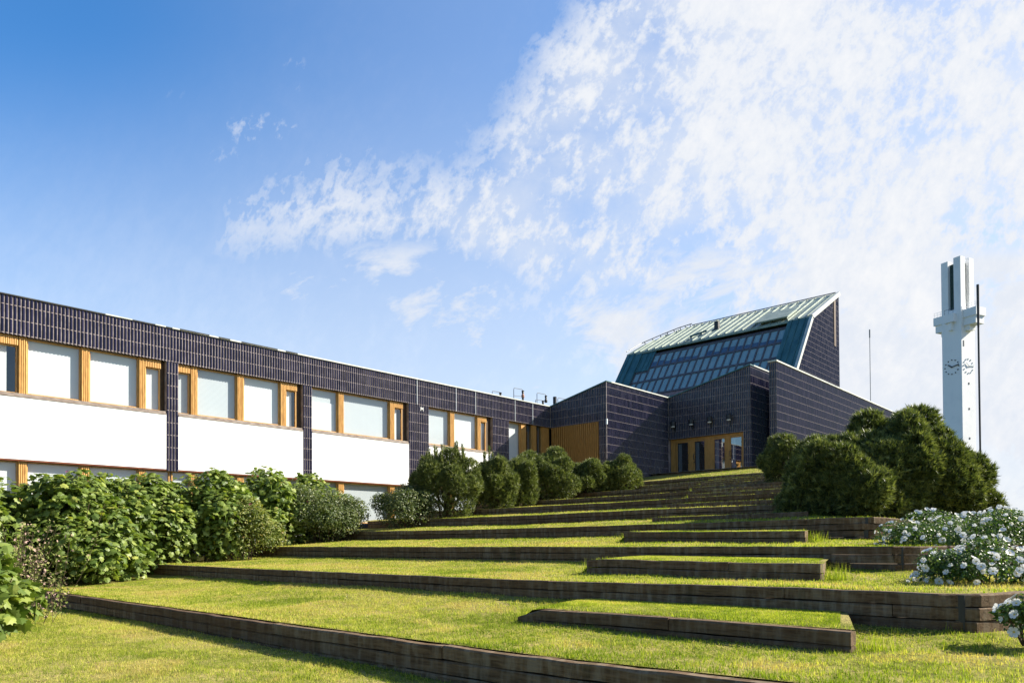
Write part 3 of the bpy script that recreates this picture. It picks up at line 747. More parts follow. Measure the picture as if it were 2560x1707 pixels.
# entrance block: slat wall (faces -u), block side (faces -v), entrance wall, return wall
zs = lambda v: 8.556 + (V0 - v) * (9.52 - 8.556) / (V0 - VE)
ze = lambda v: 9.53 + (VE - v) * (10.80 - 9.53) / (VE - 19.36)
b1 = MB(); b1.ribs('v', VE, V0, U1 + 0.036, -1, lambda v: 7.20 if v > 25.68 else 3.0, zs)
b1.ribs('u', U1, UE, VE + 0.036, -1, 3.2, 9.52)
b1.prism([(U1 + .04, VE + .04, 7.22), (U1 + .04, V0 + .5, 7.22), (U1 + .04, V0 + .5, zs(V0) - .02), (U1 + .04, VE + .04, zs(VE) - .02)], (0.5, 0, 0), 1)
b1.box((U1 + .04, VE + .04, 2.5), (U1 + .5, 25.68, 7.21), 1); b1.box((U1 + .51, VE + .04, 2.5), (UE + 1, VE + .5, 9.50), 1)
b1.build('block_wall', TG, HALL)
tr_ = MB()
for u_, v_, z_a, z_b in ((U1 - .004, V0 - .012, 7.20, 8.55), (U1 + .002, VE + .002, 3.2, 9.5)):
    tr_.box((u_ - .012, v_ - .012, z_a), (u_ + .012, v_ + .012, z_b))
tr_.box((UE - .02, VE - .03, 6.75), (UE + .012, VE + .0, 9.5)); tr_.build('corner_joint', M['grout'], HALL)
cl = MB(); cl.box((U1 - .03, VE - .05, 6.95), (U1 + .05, VE + .03, 7.28)); cl.build('corner_plate', M['jamb'], HALL)
sc_ = MB()
n_s = 25
for k in range(n_s):
    v = 25.70 + (29.40 - 25.70) * k / (n_s - 1); sc_.box((U1 + 0.02, v - .034, 2.6), (U1 + 0.13, v + .034, 7.195))
sc_.build('slat_screen', M['slat'], HALL)
for x in (24.68, 27.5, 29.02, 32.38, 34.02):
    jt = MB(); jt.box((x - .011, V0 - .006, FB + .01), (x + .011, V0 + .03, FT - .01)); jt.build('expansion_joint', M['jamb'], HALL)
sb_ = MB(); sb_.box((U1 + .2, 25.69, 2.5), (U1 + .45, V0 + .1, 7.21)); sb_.build('screen_backing', M['darkwood'], HALL)
cp = MB()
cp.prism([(U1 - .05, V0 + .1, zs(V0 + .1)), (U1 - .05, VE - .04, zs(VE - .04)), (U1 - .05, VE - .04, zs(VE - .04) + .06), (U1 - .05, V0 + .1, zs(V0 + .1) + .06)], (0.55, 0, 0), 1)
cp.prism([(U1 + .502, VE - .04, 9.53), (UE - .06, VE - .04, 9.53), (UE - .06, VE - .04, 9.60), (U1 + .502, VE - .04, 9.60)], (0, 0.6, 0))
cp.prism([(UE - .05, VE + .5, ze(VE + .5)), (UE - .05, 19.33, ze(19.33)), (UE - .05, 19.33, ze(19.33) + .06), (UE - .05, VE + .5, ze(VE + .5) + .06)], (0.5, 0, 0), 1)
cp.box((UE + .46, 19.32, 10.81), (UE + 14, 19.9, 10.89))
cp.build('parapet_coping', [M['coping'], M['copper_shade']], HALL)
e1 = MB(); DT = 6.72; DB = 4.36
e1.ribs('v', 19.36, VE, UE + 0.036, -1, lambda v: DT if v > 19.86 else 3.8, ze)
e1.ribs('u', UE, UE + 14, 19.36 + .036, -1, 3.9, 10.80)
e1.prism([(UE + .04, VE + .3, DT + .02), (UE + .04, 19.40, DT + .02), (UE + .04, 19.40, ze(19.4) - .02), (UE + .04, VE + .3, ze(VE) - .02)], (0.4, 0, 0), 1)
e1.box((UE + .04, 19.40, 3.8), (UE + .44, 19.86, DT + .01), 1); e1.box((UE + .45, 19.40, 3.8), (UE + 14, 19.8, 10.79), 1)
e1.build('entrance_wall', TG, HALL)
# free-standing wall right of the passage
rw = MB(); VR, VL = 17.71, 18.17
rw.ribs('v', VR, VL, UE - .02 + .036, -1, 3.6, 10.75); rw.ribs('u', UE - .02, 78, VR + .036, -1, 3.0, 10.75); rw.ribs('u', UE - .02, 78, VL - .036, 1, 3.0, 10.75)
rw.box((UE + .02, VR + .04, 2.6), (78, VL - .04, 10.74), 1); rw.build('side_wall', TG, HALL)
cp = MB(); cp.box((UE - .06, VR - .05, 10.755), (78.05, VL + .05, 10.84)); cp.build('side_wall_coping', M['coping'], HALL)
st_ = MB()
for k in range(9):
    st_.box((UE + 1.5 + k * .33, VL + .0, 4.2), (UE + 1.5 + (k + 1) * .33, 19.35, 4.36 + (k + 1) * .16))
st_.build('passage_stair', M['concrete'], HALL)
# doors
dr = MB(); xf = UE + 0.22
dr.box((xf, 19.87, DT - 0.14), (xf + .14, VE - .02, DT)); dr.box((xf, 19.87, DB - .1), (xf + .14, 20.01, DT - .14)); dr.box((xf, 24.74, DB - .1), (xf + .14, 25.1, DT - .14))
DO = [(23.58, 24.44), (22.18, 23.06), (20.78, 21.66), (19.90, 20.74)]
DO = [(24.74 - 0.10 - 0.88, 24.74 - 0.04), (23.42 - .86, 23.42), (22.02 - .86, 22.02), (20.88 - .86, 20.88)]
ed = [24.74] + sum([[b_, a] for a, b_ in DO], []) + [20.01]
for a, b_ in zip(ed[0::2], ed[1::2]):
    if a - b_ > 0.05: dr.box((xf + .003, b_, DB - .1), (xf + .13, a, DT - .14))
dr.build('door_frame', M['slat'], HALL)
for k, (a, b_) in enumerate(DO):
    d_ = MB(); s_ = .075
    d_.box((xf + .02, a, DB - .04), (xf + .09, a + s_, DT - .15)); d_.box((xf + .02, b_ - s_, DB - .04), (xf + .09, b_, DT - .15)); d_.box((xf + .02, a + s_, DT - .27), (xf + .09, b_ - s_, DT - .15)); d_.box((xf + .02, a + s_, DB - .04), (xf + .09, b_ - s_, DB + .1))
    o = d_.build('door', M['slat'], HALL)
    p = MB(); p.poly([(xf + .05, a + s_, DB + .1), (xf + .05, b_ - s_, DB + .1), (xf + .05, b_ - s_, DT - .27), (xf + .05, a + s_, DT - .27)]); p.build('pane', M['doorglass'], o)
    hs_ = a + .05 if k in (0, 2) else b_ - .05
    h_ = MB(); h_.tube([(xf + .02, hs_, 5.26), (xf - .07, hs_, 5.26), (xf - .07, hs_, 5.62), (xf + .02, hs_, 5.62)], .022, 6); h_.box((xf - .01, hs_ - .03, 5.06), (xf + .02, hs_ + .03, 5.12)); h_.build('handle', M['black'], o)
    j_ = MB(); j_.box((xf + .24, b_ - .28, DB), (xf + .30, b_ - .03, DT - .3)); j_.build('lining', M['jamb'], o)
lb = MB()
lb.box((xf + 3.0, 19.9, DB - .1), (xf + 3.1, VE, DT)); lb.box((xf + .16, 19.82, DB - .1), (xf + 3.0, 19.9, DT)); lb.box((xf + .16, VE - .1, DB - .1), (xf + 3, VE - .01, DT)); lb.box((xf + .16, 19.9, DT - .02), (xf + 3, VE - .1, DT + .1)); lb.box((xf - .2, 19.9, DB - .25), (xf + 3, VE - .1, DB - .08))
lb.build('lobby', M['dark'], HALL)

# lower roof rising to the council chamber
lr = MB(); lr.prism([(UE + .46, 25.2, 9.45), (UE + .46, 44, 9.45), (63.4, 44, 14.25), (63.4, 25.2, 14.25)], (0, 0, -0.25)); lr.box((UE + .46, 19.9, 9.1), (63.4, 25.18, 9.4))
for k in range(21):
    v = 25.4 + k * .9
    lr.prism([(UE + .5, v, 9.46), (63.3, v, 14.24), (63.3, v, 14.30), (UE + .5, v, 9.52)], (0, .04, 0))
lr.box((U1 + .55, VE + .56, 8.0), (UE + .4, 44, 8.49))
lr.build('lower_roof', M['copper_shade'], HALL)

# council chamber
VGB = 24.5
A_ = Vector((74.95, VGB, 24.50)); B_ = Vector((67.64, VGB, 20.60)); C_ = Vector((63.72, VGB, 15.09)); VB = 44.66
kf = (B_.x - C_.x) / (B_.z - C_.z)                       # lean of the front
rs = (A_.z - B_.z) / (A_.x - B_.x)                       # fall of the roof
CB0 = Vector((C_.x - kf * (C_.z - 12.5), 0, 12.5))


def fr_pt(v, z, out=0.0):                                # a point on the leaning front, moved out along its normal
    n_ = Vector((-1, 0, kf)).normalized(); return Vector((C_.x + kf * (z - C_.z), v, z)) + n_ * out


def rf_pt(u, v, up=0.0):
    n_ = Vector((-rs, 0, 1)).normalized(); return Vector((u, v, B_.z + rs * (u - B_.x))) + n_ * up


BACK = [(VGB, 74.95), (40.6, 75.05), (41.9, 74.4), (43.2, 72.8), (44.5, 70.5), (VB, 67.7)]
ub_ = lambda v: float(np.interp(v, [a for a, _ in BACK], [b_ for _, b_ in BACK]))
# gable in ribs under its sloping edges
gz = lambda u: (C_.z + (u - C_.x) / kf) if u < B_.x else (B_.z + rs * (u - B_.x))
gb = MB(); gb.ribs('u', C_.x - kf * 3.5, 74.95, VGB + .036, -1, 10.5, lambda u: gz(u) - .06, seg=4)
gb.poly([(C_.x - kf * 3.5, VGB + .05, 10.5), (74.95, VGB + .05, 10.5), (74.95, VGB + .05, A_.z - .05), (B_.x, VGB + .05, B_.z - .05)], 1)
gb.build('gable', TG, HALL)
gs = MB(); gs.box((73.45, VGB - .045, 18.9), (73.95, VGB + .02, gz(73.6) - .35)); gs.build('slot_window', M['darkwood'], HALL)
vm = MB()
for x, za, zb in ((68.2, 13.6, 14.8),): vm.box((x, VGB - .06, za), (x + .22, VGB, zb))
vm.build('wall_vent', M['black'], HALL)
rf = MB()
poly = [rf_pt(B_.x - .12, VGB - .06)] + [rf_pt(u, v) for v, u in BACK] + [rf_pt(B_.x - .12, VB)]
poly[1] = rf_pt(74.98, VGB - .06)
rf.prism(poly, (0, 0, -0.22)); rf.build('chamber_roof', M['copper'], HALL)
sm = MB()
v = VGB + .35
while v < VB - .1:
    j = random.uniform(-.06, .06); ue_ = ub_(v) - .05
    sm.prism([rf_pt(B_.x - .1, v + j, .0), rf_pt(ue_, v + j, .0), rf_pt(ue_, v + j, .11), rf_pt(B_.x - .1, v + j, .11)], (0, .10, 0)); v += .90
sm.build('roof_seam', M['copper'], HALL)
ec = MB()
n_ = Vector((-rs, 0, 1)).normalized()
ec.prism([rf_pt(B_.x - .12, VGB - .12, -.3), rf_pt(75.0, VGB - .12, -.3), rf_pt(75.0, VGB - .12, .1), rf_pt(B_.x - .12, VGB - .12, .1)], (0, .28, 0))
ec.prism([fr_pt(VGB - .12, 12.5, -.28), fr_pt(VGB - .12, B_.z - .05, -.28), fr_pt(VGB - .12, B_.z - .05, .06), fr_pt(VGB - .12, 12.5, .06)], (0, .28, 0))
ec.build('gable_coping', M['coping'], HALL)
bw = MB()
for (va, ua), (vb, ub) in zip(BACK[:-1], BACK[1:]):
    bw.poly([(ua, va, 10), (ub, vb, 10), (ub, vb, B_.z + rs * (ub - B_.x) - .2), (ua, va, B_.z + rs * (ua - B_.x) - .2)])
bw.poly([(67.7, VB, 10), (62, VB, 10), fr_pt(VB, 12.5), fr_pt(VB, B_.z - .1), (67.7, VB, B_.z - .1)])
bw.build('back_wall', M['copper_shade'], HALL)
# front: copper strips left and right, head strip, recessed glazing
GL, GR = 41.02, 26.68; GX = 42.66; ZT, ZB_ = 20.02, 15.05; REC = -.32
fr = MB()
zt_ = B_.z - .08


def slab(va, vb, za, zb, o=0.0, th=.34, mi=0):
    fr.prism([fr_pt(va, za, o), fr_pt(vb, za, o), fr_pt(vb, zb, o), fr_pt(va, zb, o)], (fr_pt(0, 15, o - th) - fr_pt(0, 15, o)), mi)


slab(VGB + .02, GR, 12.5, zt_)
for v in np.arange(VGB + .5, GR, .62): slab(v, v + .05, 12.5, zt_, .06, .06)
fr.build('copper_cladding', M['copper_shade'], HALL); fr = MB()
slab(GX + .9, VB, 12.5, zt_); slab(GX + .002, GX + .9, 12.5, zt_, -.05); slab(GL, GX, 18.06, zt_, -.16)
for v in np.arange(GX + .95, VB, .62): slab(v, v + .05, 12.5, zt_, .06, .06)
for v in np.arange(GL + .3, GX, .55): slab(v, v + .04, 18.1, zt_, -.11, .05)
fr.build('copper_cladding', M['copper_shade'], HALL)
gf = MB(); gp = MB()
rows = [ZT, 18.42, 16.78, ZB_]
ncol = 18; cw = (GL - GR) / ncol


def fbox(va, vb, za, zb, o, th): gf.prism([fr_pt(va, za, o), fr_pt(vb, za, o), fr_pt(vb, zb, o), fr_pt(va, zb, o)], (fr_pt(0, 15, o - th) - fr_pt(0, 15, o)))


cols = [GR + k * cw for k in range(ncol + 1)]
for v in cols: fbox(v - .075, v + .075, ZB_, ZT, REC + .08, .16)
for v in (GL + cw, GX - .08): fbox(v - .07, v + .07, ZB_, 18.0, REC + .08, .16)
for z_ in rows: fbox(GR, GL, z_ - .09, z_ + .09, REC + .085, .17)
for z_ in (18.0, 16.78, ZB_): fbox(GL, GX, z_ - .08, z_ + .08, REC + .085, .17)
WALLG = gf.build('glazed_front', M['mullion'], HALL)
for k in range(ncol + 2):
    va = GR + k * cw; vb = va + cw
    for r in range(3):
        zb, zt2 = rows[r + 1], rows[r]
        if k >= ncol:
            if r == 0: continue
            if r == 1: zt2 = 18.0
        tl = random.uniform(-.012, .012); dk = random.random()
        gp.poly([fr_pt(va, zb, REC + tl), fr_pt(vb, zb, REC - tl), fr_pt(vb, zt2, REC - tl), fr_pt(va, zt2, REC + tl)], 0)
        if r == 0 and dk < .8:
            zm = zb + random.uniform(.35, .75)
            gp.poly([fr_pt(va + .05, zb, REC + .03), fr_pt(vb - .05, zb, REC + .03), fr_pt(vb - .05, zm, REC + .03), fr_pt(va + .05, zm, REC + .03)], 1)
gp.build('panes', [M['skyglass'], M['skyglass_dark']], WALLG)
bs = MB(); bs.prism([fr_pt(GR, 14.2, REC), fr_pt(GX, 14.2, REC), fr_pt(GX, ZB_ - .1, REC), fr_pt(GR, ZB_ - .1, REC)], (.3, 0, 0)); bs.build('glazing_base', M['brick'], HALL)
hd = MB(); hd.prism([fr_pt(GR, ZT + .1, REC - .1), fr_pt(GL, ZT + .1, REC - .1), fr_pt(GL, zt_ + .1, REC - .1), fr_pt(GR, zt_ + .1, REC - .1)], (.3, 0, 0)); hd.build('eave_recess', M['dark'], HALL)  # near-black strip paints in the shadow gap under the eave
bk = MB(); bk.prism([fr_pt(VGB + .1, 12.5, -.5), fr_pt(VB - .1, 12.5, -.5), fr_pt(VB - .1, zt_, -.5), fr_pt(VGB + .1, zt_, -.5)], (.3, 0, 0)); bk.build('inner_wall', M['dark'], HALL)
# roof hatch and little chimney on the chamber roof
ht = MB()
c0 = [rf_pt(68.2, 27.0, .0), rf_pt(70.6, 27.0, .0), rf_pt(70.6, 29.6, .0), rf_pt(68.2, 29.6, .0)]
ht.hexa(c0 + [rf_pt(68.2, 27.0, .28), rf_pt(70.6, 27.0, .28), rf_pt(70.6, 29.6, .28), rf_pt(68.2, 29.6, .28)])
ht.hexa([rf_pt(x, y, .283) for x, y in ((67.7, 26.7), (70.9, 26.7), (70.9, 29.9), (67.7, 29.9))] + [rf_pt(x, y, .40) for x, y in ((67.7, 26.7), (70.9, 26.7), (70.9, 29.9), (67.7, 29.9))])
ht.build('roof_hatch', M['copper'], HALL)
ch = MB(); p0 = rf_pt(70.6, 35.4); ch.box((p0.x - .2, p0.y - .22, p0.z - .2), (p0.x + .2, p0.y + .22, p0.z + .8)); ch.build('chimney', M['black'], HALL)
ch = MB(); ch.tube([rf_pt(69.9, 36.2, .2), rf_pt(68.9, 37.6, .2)], .10); ch.build('roof_pipe', M['copper_shade'], HALL)
sn = MB(); sn.tube([rf_pt(u - .1, v, .28) for v, u in BACK[1:]], .05); sn.tube([rf_pt(74.8, VGB + .2, .12), rf_pt(74.9, 40.6, .12)], .05)
for v in np.linspace(40.8, 44.3, 8): sn.tube([rf_pt(ub_(v) - .1, v, 0), rf_pt(ub_(v) - .1, v, .28)], .05)
sn.build('ridge_rail', M['iron'], HALL)

# lanterns on the entrance wall
for k, v in enumerate((24.665, 23.331, 22.018, 20.70)):
    lab = ['leftmost black wall lantern above the doors', 'second black wall lantern from the left above the doors', 'third black wall lantern from the left above the doors', 'rightmost black wall lantern above the doors'][k]
    root = thing('wall_lantern', (UE, v, 7.55), lab, 'wall lamp', 'black lanterns in a row above the doors')
    a = MB(); a.box((UE - .03, v - .06, 7.25), (UE + .02, v + .06, 7.75)); a.tube([(UE - .02, v - .0, 7.32), (UE - .05, v - .02, 7.15)], .02); a.build('back_plate', M['black'], root)
    a = MB(); a.lathe((UE - .24, v, 7.55), [(.10, .0), (.17, .02), (.17, .30), (.13, .36), (.02, .40)], 10); a.tube([(UE - .02, v, 7.72), (UE - .1, v, 7.72)], .03); a.build('hood', M['black'], root)
    a = MB(); a.lathe((UE - .24, v, 7.50), [(.02, -.03), (.12, -.01), (.13, .045)], 10); a.build('lamp_glass', M['lampwhite'], root)

# lamps hanging from bent pipes, and a vent, on the wing roof
ZR = FT - .05


def hang(u, v, zt, e, zb, kind, label, brace=False):
    root = thing('roof_lamp', (u, v, ZR), label, 'roof lamp', 'lamps on bent pipes on the wing roof')
    L_ = {'big': .66, 'mid': .48, 'small': .28}.get(kind, .2); zl = zb + L_
    a = MB(); a.tube([(u, v, ZR), (u, v, zt - .10), (u + .03, v, zt - .03), (u + .10, v, zt), (e - .1, v, zt + .02), (e - .02, v, zt - .02), (e, v, zt - .10), (e, v, min(zl, zt - .12))], .024)
    if brace: a.tube([(u, v, zb + .20), (e, v, zb + .27)], .02)
    a.build('pipe', M['iron'], root)
    if kind == 'small':
        a = MB(); a.lathe((e, v, zb), [(.05, 0), (.08, .03), (.075, .19), (.10, .22), (.10, .25), (.03, .28)], 10); a.build('lantern', M['black'], root)
    elif kind in ('big', 'mid'):
        a = MB(); a.lathe((e, v, zl), [(.05, -.20), (.09, -.15), (.075, -.08), (.10, -.03), (.10, 0), (.03, .03)], 10); a.build('cap', M['black'], root)
        hb = .28
        a = MB(); a.lathe((e, v, zl - .20 - hb), [(.08, 0), (.115, .05), (.11, .18), (.055, hb)], 10); a.build('body', M['terracotta'] if kind == 'big' else M['black'], root)
        if kind == 'big':
            a = MB(); a.lathe((e, v, zb), [(.05, 0), (.07, .03), (.075, .17), (.06, .18)], 10); a.build('base', M['black'], root)
    return root


VLP = 33.0
hang(34.0, VLP, 9.84, 34.78, 9.58, 'small', 'leftmost small lamp on a bent pipe behind the wing parapet')
hang(36.1, VLP, 10.36, 37.03, 9.63, 'big', 'tallest lamp on the wing roof, with a terracotta body', True)
hang(38.52, VLP, 10.38, 39.5, 9.82, 'mid', 'dark bottle-shaped lamp on a tall bent pipe on the wing roof')
hang(38.25, VLP - .1, 9.86, 39.05, 9.62, 'small', 'small low lamp in front of the dark bottle-shaped roof lamp')
o = hang(40.85, VLP, 10.36, 41.85, 9.9, 'small', 'lamp on a bent pipe half hidden behind the sloping parapet')
a = MB(); a.lathe((40.5, VLP, ZR), [(.12, 0), (.12, 1.35), (.135, 1.36), (.135, 1.85), (.11, 1.87)], 12)
tag(a.build('roof_vent', M['black']), 'short black vent pipe on the wing roof beside the sloping parapet', 'roof vent')

# ---------------------------------------------------------------- bell tower
NL = Vector((-.918, .397, 0)).normalized(); NR = Vector((-.397, -.918, 0)).normalized(); S = 4.25
Pm = F0 * 150 + R0 * (.6265 * 150)                      # the edge nearest the viewer
TW = thing('bell_tower', (Pm.x, Pm.y, 0), 'tall white bell tower with a clock and cross-shaped balconies', 'bell tower')
ZTOP, ZSL = 58.9, 48.0


def tp(l, r, z):                                         # l metres back along -NR (on the left face), r along -NL
    q = Pm - NR * l - NL * r; return Vector((q.x, q.y, z))


def tbox(mb, l0, l1, r0, r1, z0, z1, mi=0):
    mb.hexa([tp(l0, r0, z0), tp(l1, r0, z0), tp(l1, r1, z0), tp(l0, r1, z0), tp(l0, r0, z1), tp(l1, r0, z1), tp(l1, r1, z1), tp(l0, r1, z1)], mi)


t_ = MB(); tbox(t_, 0, S, 0, S, -4, ZSL); t_.build('shaft', M['tower'], TW)
pw = 1.5
for l0 in (0, S - pw):
    for r0 in (0, S - pw):
        p = MB(); tbox(p, l0, l0 + pw, r0, r0 + pw, ZSL, ZTOP - (0.0 if l0 == 0 else .25)); p.build('corner_pier', M['tower'], TW)
t_ = MB(); tbox(t_, .7, S - .7, .7, S - .7, ZSL, ZTOP - 1.0); t_.build('bell_louvre', M['green_slot'], TW)
for (l0, l1), nm in (((-2.8, 0.0), 'balcony'), ((S, S + 2.3), 'balcony')):
    p = MB(); d = 1 if l0 < 0 else -1
    tbox(p, l0, l1, .55, S - .55, 45.9, 47.6)
    tbox(p, l0 + (.25 if d > 0 else 0), l1 - (0 if d > 0 else .3), .8, S - .8, 44.3, 45.898)
    e0, e1 = (l1 - 1.0, l1) if d > 0 else (l0, l0 + 1.0)
    tbox(p, e0, e1, 1.2, S - 1.2, 43.3, 44.298)
    o = p.build(nm, M['tower'], TW)
    q = MB()
    for x in np.linspace(l0 + .1, l1 - .1, 4): q.tube([tp(x, .7, 47.6), tp(x, .7, 48.6)], .04, 4)
    for z_ in (48.1, 48.6): q.tube([tp(l0 + .1, .7, z_), tp(l1 - .1, .7, z_)], .035, 4)
    q.build('railing', M['lampwhite'], o)
for r0, r1 in ((-.95, 0), (S, S + .95)):
    p = MB(); tbox(p, 1.05, 3.1, r0, r1, 45.3, 47.1); tbox(p, 1.7, 2.45, r0 + (.25 if r0 < 0 else 0), r1 - (0 if r0 < 0 else .25), 43.7, 45.298); o = p.build('balcony', M['tower'], TW)
    if r0 < 0:
        q = MB()
        for x in (1.15, 2.1, 3.0): q.tube([tp(x, -.85, 47.1), tp(x, -.85, 48.1)], .04, 4)
        q.tube([tp(1.1, -.85, 48.1), tp(3.05, -.85, 48.1)], .04, 4); q.build('railing', M['iron'], o)


def clock(face):
    zc = 36.0
    if face == 'L': cpt = lambda x, y, o=0.0: tp(S / 2 - x, -o, zc + y)
    else: cpt = lambda x, y, o=0.0: tp(-o, S / 2 + x, zc + y)
    c = MB()
    for k in range(12):
        an = k * math.pi / 6; x, y = math.sin(an) * 1.5, math.cos(an) * 1.5
        c.obox((cpt(x, y, .06)), (cpt(.105, 0) - cpt(0, 0)), Vector((0, 0, .105)), (cpt(0, 0, .06) - cpt(0, 0)))
    o = c.build('clock', M['black'] if face == 'L' else M['jamb'], TW)  # right dial's dark dots and hands coloured pale to imitate sun glare
    for an, ln, w_ in ((306, .98, .12), (80, 1.55, .09)):
        a_ = math.radians(an); h = MB(); dx, dy = math.sin(a_), math.cos(a_)
        q = [(-.2 * dx - w_ * dy, -.2 * dy + w_ * dx), (-.2 * dx + w_ * dy, -.2 * dy - w_ * dx), (ln * dx + w_ * dy, ln * dy - w_ * dx), (ln * dx - w_ * dy, ln * dy + w_ * dx)]
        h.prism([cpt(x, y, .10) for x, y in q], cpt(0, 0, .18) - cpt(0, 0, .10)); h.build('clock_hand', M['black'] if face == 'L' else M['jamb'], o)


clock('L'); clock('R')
for z_ in (32.3, 27.0, 20.8):
    w_ = MB(); tbox(w_, -.05, .05, 2.0, 2.35, z_ - .2, z_ + .2); w_.build('window', M['black'], TW)
w_ = MB(); tbox(w_, -.05, .05, .55, .8, 40.0, 41.2); w_.build('window', M['black'], TW)
# masts
pm = F0 * 26 + R0 * (.6503 * 26)
a = MB(); a.tube([(pm.x, pm.y, -1.2), (pm.x, pm.y, 3.0), (pm.x, pm.y, 7.6)], .032, 8); a.tube([(pm.x, pm.y, 7.6), (pm.x, pm.y, 8.0), (pm.x, pm.y, 9.15)], .036, 8, r2=.046)
tag(a.build('mast', M['black'], None), 'thick black mast standing in front of the bell tower', 'mast')
pm = F0 * 80 + R0 * (.4990 * 80)
a = MB(); a.tube([(pm.x, pm.y, 4.0), (pm.x, pm.y, 22.3)], .035, 6); a.tube([(pm.x, pm.y, 22.3), (pm.x, pm.y, 23.2)], .07, 6)
tag(a.build('mast', M['iron'], None), 'thin grey mast rising behind the tiled side wall', 'mast')


# ---------------------------------------------------------------- plants
def unit(n, rg):
    d = rg.normal(size=(n, 3)); return d / np.linalg.norm(d, axis=1)[:, None]


def blobs_points(blobs, n, rg, lo=.72, hi=1.04, zmin=None, up=0.0, inner=.70):
    """points near the outer skin of a union of ellipsoids, with outward normals"""
    C = np.array([b_[:3] for b_ in blobs], float); R = np.array([b_[3:6] for b_ in blobs], float)
    area = (R[:, 0] * R[:, 1] + R[:, 0] * R[:, 2] + R[:, 1] * R[:, 2]); pr = area / area.sum()
    P_, N_ = [], []; need = n
    for _ in range(40):
        if need <= 0: break
        m_ = need * 2 + 50; k = rg.choice(len(blobs), m_, p=pr); d = unit(m_, rg)
        d[:, 2] = np.where((d[:, 2] < -.6) & (rg.random(m_) < .6), -d[:, 2], d[:, 2])
        f = rg.uniform(lo, hi, m_)[:, None]; p = C[k] + d * R[k] * f
        nn = d / R[k]; nn /= np.linalg.norm(nn, axis=1)[:, None]
        ok = np.ones(m_, bool)
        for j in range(len(blobs)):
            q = np.linalg.norm((p - C[j]) / R[j], axis=1); ok &= (q > inner) | (k == j)
        if zmin is not None: ok &= p[:, 2] > zmin
        P_.append(p[ok][:need]); N_.append(nn[ok][:need]); need -= len(P_[-1])
    P_ = np.concatenate(P_); N_ = np.concatenate(N_); return P_, N_


def frames(N_, rg, droop=0.0, spread=.5, up=0.3):
    """leaf axes: y along the leaf, z its upper side"""
    n = len(N_); z = N_ * .6 + np.array([0, 0, up]) + rg.normal(size=(n, 3)) * spread; z /= np.linalg.norm(z, axis=1)[:, None]
    y = N_ * .7 + rg.normal(size=(n, 3)) * .55 + np.array([0, 0, -droop]); y -= z * (y * z).sum(1)[:, None]; y /= np.linalg.norm(y, axis=1)[:, None]
    return np.cross(y, z), y, z


def stamp(P_, X, Y, Z, T, Fc, size, rnd):
    n, k = len(P_), len(T)
    V = P_[:, None, :] + size[:, None, None] * (T[None, :, 0:1] * X[:, None, :] + T[None, :, 1:2] * Y[:, None, :] + T[None, :, 2:3] * Z[:, None, :])
    F = (Fc[None, :, :] + (np.arange(n) * k)[:, None, None]).reshape(-1, Fc.shape[1])
    return V.reshape(-1, 3), F, np.repeat(rnd, k)


_o = [(0, .02), (.20, -.10), (.42, .0), (.40, .16), (.60, .36), (.40, .44), (.34, .58), (.40, .80), (.20, .76), (.0, 1.05)]
_o = _o + [(-x, y) for x, y in _o[-2:0:-1]]
MAPLE_T = np.array([(0, .40, .03)] + [(x, y, -.22 * abs(x) - .16 * (y - .35) ** 2 * (1 if y > .35 else 0)) for x, y in _o]); MAPLE_F = np.array([(0, i + 1, (i + 1) % len(_o) + 1) for i in range(len(_o))])
LEAF_T = np.array([(0, 0, 0), (.30, .42, -.10), (0, 1, -.12), (-.30, .42, -.10), (0, .45, .02)]); LEAF_F = np.array([(0, 1, 4), (1, 2, 4), (2, 3, 4), (3, 0, 4)])


def lumps(c, r, n, rg, f=(.38, .6), out=.72, upper=True, core=.86):
    bl = [(*c, *[x * core for x in r])]
    for d in unit(n, rg):
        if upper and d[2] < -.25: d[2] = -d[2] * .5
        k = rg.uniform(*f); p = np.array(c) + d * np.array(r) * out * rg.uniform(.88, 1.12); m_ = min(r); bl.append((*p, k * (r[0] + m_) / 2, k * (r[1] + m_) / 2, k * (r[2] + m_) / 2))
    return bl


def stems_mesh(c, r, z0, n, rg, parent, rad=.015, name='stems'):
    s_ = MB()
    for _ in range(n):
        a, f = rg.uniform(0, 6.28), rg.uniform(.2, .8); b0 = Vector((c[0] + .25 * r[0] * math.cos(a), c[1] + .25 * r[1] * math.sin(a), z0 - .05)); b1 = Vector((c[0] + f * r[0] * math.cos(a), c[1] + f * r[1] * math.sin(a), c[2] + r[2] * .55))
        s_.tube([b0, b0.lerp(b1, .5) + Vector((rg.normal(0, .05), rg.normal(0, .05), .1)), b1], rad, 4, r2=rad * .5)
    return s_.build(name, M['stem'], parent)


